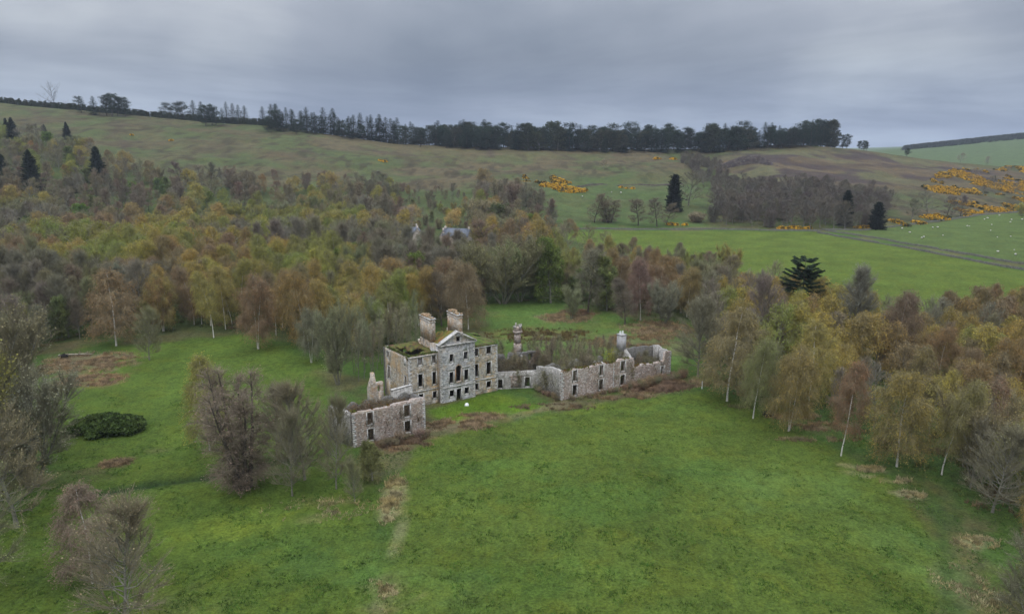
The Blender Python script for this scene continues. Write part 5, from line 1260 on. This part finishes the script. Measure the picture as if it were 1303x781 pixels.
dyke('drystone_wall', PW([(655, 291), (700, 293.5), (800, 293), (900, 292.8), (1000, 293.6), (1045, 294.5)]), 1.0, .5, 'grey drystone wall along the top of the big far field', 1)
dyke('drystone_wall', PW([(1050, 293.5), (1120, 304.5), (1200, 320), (1303, 337), (1420, 357)]), 1.0, .5, 'drystone wall on the sheep side of the diagonal track', 2)
dyke('drystone_wall', PW([(1040, 296.5), (1110, 308.5), (1200, 326), (1303, 344), (1420, 366)]), 1.0, .5, 'drystone wall on the near side of the diagonal track', 3)
dyke('drystone_wall', PW([(1045, 293), (1100, 293.5), (1135, 289.5), (1180, 283.5), (1240, 275), (1303, 269.5), (1400, 264)]), 1.0, .5, 'drystone wall between the sheep field and the gorse', 4)
dyke('drystone_wall', PW([(735, 238.5), (790, 237), (868, 235)]), 1.2, .5, 'thin dark wall crossing the open hillside left of the evergreen', 5, ROCK, 2.5)
# ---- sheep
sb_, sh_, sl_ = MB(), MB(), []
P_, R_ = [(-.55, 0, .62), (-.45, 0, .66), (-.2, 0, .70), (.15, 0, .70), (.42, 0, .68), (.55, 0, .66)], [.12, .28, .34, .35, .28, .12]
sb_.tube(P_, R_, 8); sh_.tube([(.5, 0, .74), (.68, 0, .82), (.86, 0, .72)], [.13, .12, .06], 6)
sm_b, sm_h = sb_.mesh('body', [WOOL], True), sh_.mesh('head', [DARKHIDE])
lgm = []
for (a, b) in ((-.35, -.14), (-.35, .14), (.33, -.14), (.33, .14)):
    m_ = MB(); m_.tube([(a, b, .55), (a + .02, b, .28), (a, b, 0)], [.07, .05, .045], 5); lgm.append(m_.mesh('leg', [DARKHIDE]))
sr_ = random.Random(5); fb = PW([(1100, 297), (1180, 288), (1240, 278), (1303, 273), (1303, 330), (1180, 308)])
nS = 0
for (x, y) in scatter(fb, 13, 21, .5):
    if sr_.random() < .62 or nS > 60: continue
    nS += 1
    o = empty('sheep', (x, y, float(terrain(x, y)) - .02), sr_.uniform(0, 6.28)); tag(o, 'white sheep grazing in the far right field', 'sheep', 'sheep in the far right field')
    s = sr_.uniform(.95, 1.15) if sr_.random() < .8 else .75; o.scale = (s, s, s)
    for n_, d_ in [('body', sm_b), ('head', sm_h)] + [('leg', q) for q in lgm]: link(n_, d_, o)
for px, py in ((778, 246), (790, 247), (741, 252)):
    x, y, z = W(px, py); o = empty('sheep', (x, y, z), sr_.uniform(0, 6.28)); tag(o, 'white sheep grazing high on the open hillside', 'sheep', 'sheep on the hillside'); o.scale = (1.3,) * 3
    for n_, d_ in [('body', sm_b), ('head', sm_h)] + [('leg', q) for q in lgm]: link(n_, d_, o)
# ---- farm at the hill foot
def cottage(px, pb, L_, Wd, hw, hr, rot, label, dorm=False, gablewin=True, zoff=0):
    x, y, z = W(px, pb); o = empty('farmhouse', (x, y, z), math.radians(rot)); tag(o, label, 'farmhouse')
    a, b = L_ / 2, Wd / 2; mb = MB()
    V = [(-a, -b, -1), (a, -b, -1), (a, b, -1), (-a, b, -1), (-a, -b, hw), (a, -b, hw), (a, b, hw), (-a, b, hw), (-a, 0, hr - .1), (a, 0, hr - .1)]
    mb.add(V, [(0, 1, 5, 4), (2, 3, 7, 6), (0, 4, 7, 3), (1, 2, 6, 5)], [(4, 8, 7), (5, 6, 9)]); mb.obj('wall', [HARL], o)
    rf = MB(); ov = .35
    for s in (-1, 1):
        V = []
        for (yy_, zz_) in ((s * (b + ov), hw - ov * (hr - hw) / b), (0, hr)):
            for xx_ in (-a - ov, a + ov): V += [(xx_, yy_, zz_), (xx_, yy_, zz_ + .16)]
        rf.add(V, [(0, 2, 6, 4), (1, 5, 7, 3), (0, 1, 3, 2), (4, 6, 7, 5), (0, 4, 5, 1), (2, 3, 7, 6)])
    r_ = rf.obj('roof', [SLATE], o)
    for s in (-1, 1):
        cm_ = MB(); cm_.box((s * (a - .5) - .45, -.4, hr - .8), (s * (a - .5) + .45, .4, hr + 1.1)); cm_.tube([(s * (a - .5), 0, hr + 1.1), (s * (a - .5), 0, hr + 1.5)], [.15, .13], 6); cm_.obj('chimney', [HARL], r_)
    for xx_ in np.linspace(-a + 1.8, a - 1.8, 3):
        w_ = MB(); w_.box((xx_ - .5, -b - .05, 1.0), (xx_ + .5, -b + .05, 2.3)); f_ = w_.obj('window', [WHITE], o); p_ = MB(); p_.box((xx_ - .4, -b - .08, 1.1), (xx_ + .4, -b - .052, 2.2)); p_.obj('pane', [DARKGL], f_)
    for s in (-1, 1):
        w_ = MB(); w_.box((s * a - .05, -.6, 1.2), (s * a + .05, .6, 2.6)); f_ = w_.obj('window', [WHITE], o); p_ = MB(); p_.box((s * (a + .066) - .012, -.5, 1.3), (s * (a + .066) + .012, .5, 2.5)); p_.obj('pane', [DARKGL], f_)
cottage(531, 309, 13, 7.5, 4.5, 8.8, 100, 'pinkish farmhouse with steep gable end facing the camera, left of the farm')
cottage(519, 306, 12, 6.5, 3.6, 7.4, 8, 'long low slate-roofed farm building left of the gabled house')
cottage(582, 311, 15, 7.5, 4.8, 8.6, -18, 'larger farmhouse with pale blue-grey slate roof at the right of the farm')
cottage(566, 310, 7, 5.0, 3.8, 7.6, 82, 'small gabled farm wing between the two larger houses')
# ---- rough grass and straw tufts
def tufts(name, spec, label, seed):
    rnd = np.random.default_rng(seed); V_, T_, cl_ = [], [], []; n = 0
    for (cx_, cy_, rx, ry, num, h, col) in spec:
        a = rnd.uniform(0, 6.28, num); r = np.sqrt(rnd.random(num)) * rnd.uniform(.5, 1.1, num); X = cx_ + np.cos(a) * r * rx; Y = cy_ + np.sin(a) * r * ry
        k = fbm(X, Y, 2.2, 3, seed) > .46; X, Y = X[k], Y[k]; m = len(X); Z = terrain(X, Y)
        for j in range(5):
            an = rnd.uniform(0, 6.28, m); w = rnd.uniform(.03, .07, m); hh = h * rnd.uniform(.4, 1.2, m); lx, ly = rnd.normal(size=m) * h * .45, rnd.normal(size=m) * h * .45
            ox, oy = rnd.normal(size=m) * .12, rnd.normal(size=m) * .12
            B = np.stack([X + ox + np.cos(an) * w, Y + oy + np.sin(an) * w, Z - .03], -1); D_ = np.stack([X + ox - np.cos(an) * w, Y + oy - np.sin(an) * w, Z - .03], -1); Tp = np.stack([X + ox + lx, Y + oy + ly, Z + hh], -1)
            V_.append(np.stack([B, D_, Tp], 1).reshape(-1, 3)); T_.append(np.arange(m)[:, None] * 3 + np.array([[0, 1, 2]]) + n); n += 3 * m
            cl_.append(np.repeat(np.array(col)[None] * rnd.uniform(.7, 1.25, (m, 1)), 3, 0))
    me = mesh_np(name, np.concatenate(V_), [np.concatenate(T_)], [LEAFS]); a = me.color_attributes.new('tint', 'FLOAT_COLOR', 'POINT')
    cc = np.concatenate(cl_); a.data.foreach_set('color', np.concatenate([cc, np.ones((len(cc), 1))], 1).astype(np.float32).ravel()); o = link(name, me); tag(o, label, 'grass', kind='stuff')
def sp(px, py, rx, ry, num, h, col): X, Y, _ = W(px, py); return (X, Y, rx, ry, num, h, col)
STC, BRC, GRC = (.30, .26, .14), (.27, .20, .12), (.05, .09, .02)
tufts('dry_grass', [sp(500, 628, 2, 7, 900, .45, STC), sp(495, 655, 1.5, 4, 400, .4, STC), sp(492, 755, 3, 4, 500, .4, STC), sp(1105, 598, 4, 1.5, 350, .5, STC), sp(1130, 612, 4, 1.5, 350, .5, STC), sp(1160, 631, 3, 1.5, 400, .5, STC),
      sp(1245, 690, 4, 2, 500, .4, STC), sp(1235, 750, 4, 6, 500, .4, STC), sp(410, 650, 9, 4, 500, .4, STC), sp(1040, 560, 9, 1.5, 500, .5, (.2, .17, .09)), sp(940, 520, 6, 1.5, 250, .5, (.16, .16, .07))], 'pale straw-coloured grass in patches round the meadow edge', 3)
tufts('bracken', [sp(112, 462, 12, 10, 5000, .6, (.27, .20, .12)), sp(118, 485, 8, 5, 2500, .5, (.28, .20, .12)), sp(580, 541, 8, 3.5, 1800, .5, BRC), sp(612, 532, 5, 2.4, 800, .4, BRC), sp(510, 566, 6, 3, 1500, .7, (.20, .14, .09)), sp(830, 493, 9, 4.5, 3500, .8, (.22, .15, .10)),
      sp(790, 505, 7, 2.5, 1200, .7, BRC), sp(705, 518, 9, 2, 1200, .5, (.17, .13, .08)), sp(720, 405, 9, 7, 1500, .7, BRC), sp(735, 398, 6, 5, 900, .7, (.26, .17, .11)), sp(800, 435, 14, 9, 2000, .8, (.24, .17, .10)), sp(840, 420, 12, 12, 2500, .8, BRC), sp(690, 428, 18, 9, 2500, .8, (.12, .09, .04)),
      sp(148, 592, 3, 2, 500, .4, BRC), sp(870, 489, 6, 3, 1000, .6, BRC), sp(1010, 532, 6, 2, 700, .6, BRC), sp(1040, 545, 6, 2.4, 700, .6, BRC)], 'rusty brown dead bracken in patches about the ruin and clearings', 4)
MR = np.random.default_rng(9)
mw = []
for i in range(900):
    px, py = MR.uniform(-20, 1320), MR.uniform(500, 790); X, Y, _ = W(px, py); mw.append((X, Y, 2.5, 2.5, 26, .22, (.055, .115, .02) if MR.random() < .7 else (.10, .15, .035)))
ug = []
for k in range(1500):
    px, py = (MR.uniform(-20, 900), MR.uniform(380, 480)) if k % 2 else (MR.uniform(880, 1320), MR.uniform(420, 720)); X, Y, _ = W(px, py)
    pa = np.array([X]), np.array([Y])
    if inpoly(*pa, FOREST)[0] or inpoly(*pa, RIGHTWOOD)[0]: ug.append((X, Y, 2.2, 2.2, 34, MR.uniform(.4, 1.2), ((.10, .13, .04), (.15, .11, .065), (.08, .10, .03), (.19, .15, .08))[MR.integers(0, 4)]))
tufts('undergrowth', ug, 'tangled brown and green undergrowth on the floor of the woods', 6)
tufts('meadow_grass', mw, 'lush green grass tussocks over the near meadow and clearing', 5)
# ------------------------------------------------------------------ haze
hb = MB(); hb.box((-4500, -260, -20), (4500, 6800, 185))
hm = bpy.data.materials.new('haze_air'); hm.use_nodes = True; hn = hm.node_tree; hn.nodes.clear()
ho = N(hn, 'ShaderNodeOutputMaterial'); hv = N(hn, 'ShaderNodeVolumePrincipled'); hv.inputs['Color'].default_value = (.78, .86, 1, 1); hv.inputs['Density'].default_value = .00007; hv.inputs['Anisotropy'].default_value = .1
L(hn, hv.outputs[0], ho.inputs['Volume'])
hz_o = hb.obj('haze', [hm]); tag(hz_o, 'thin bluish haze lying over the valley and hills', 'haze', kind='stuff')
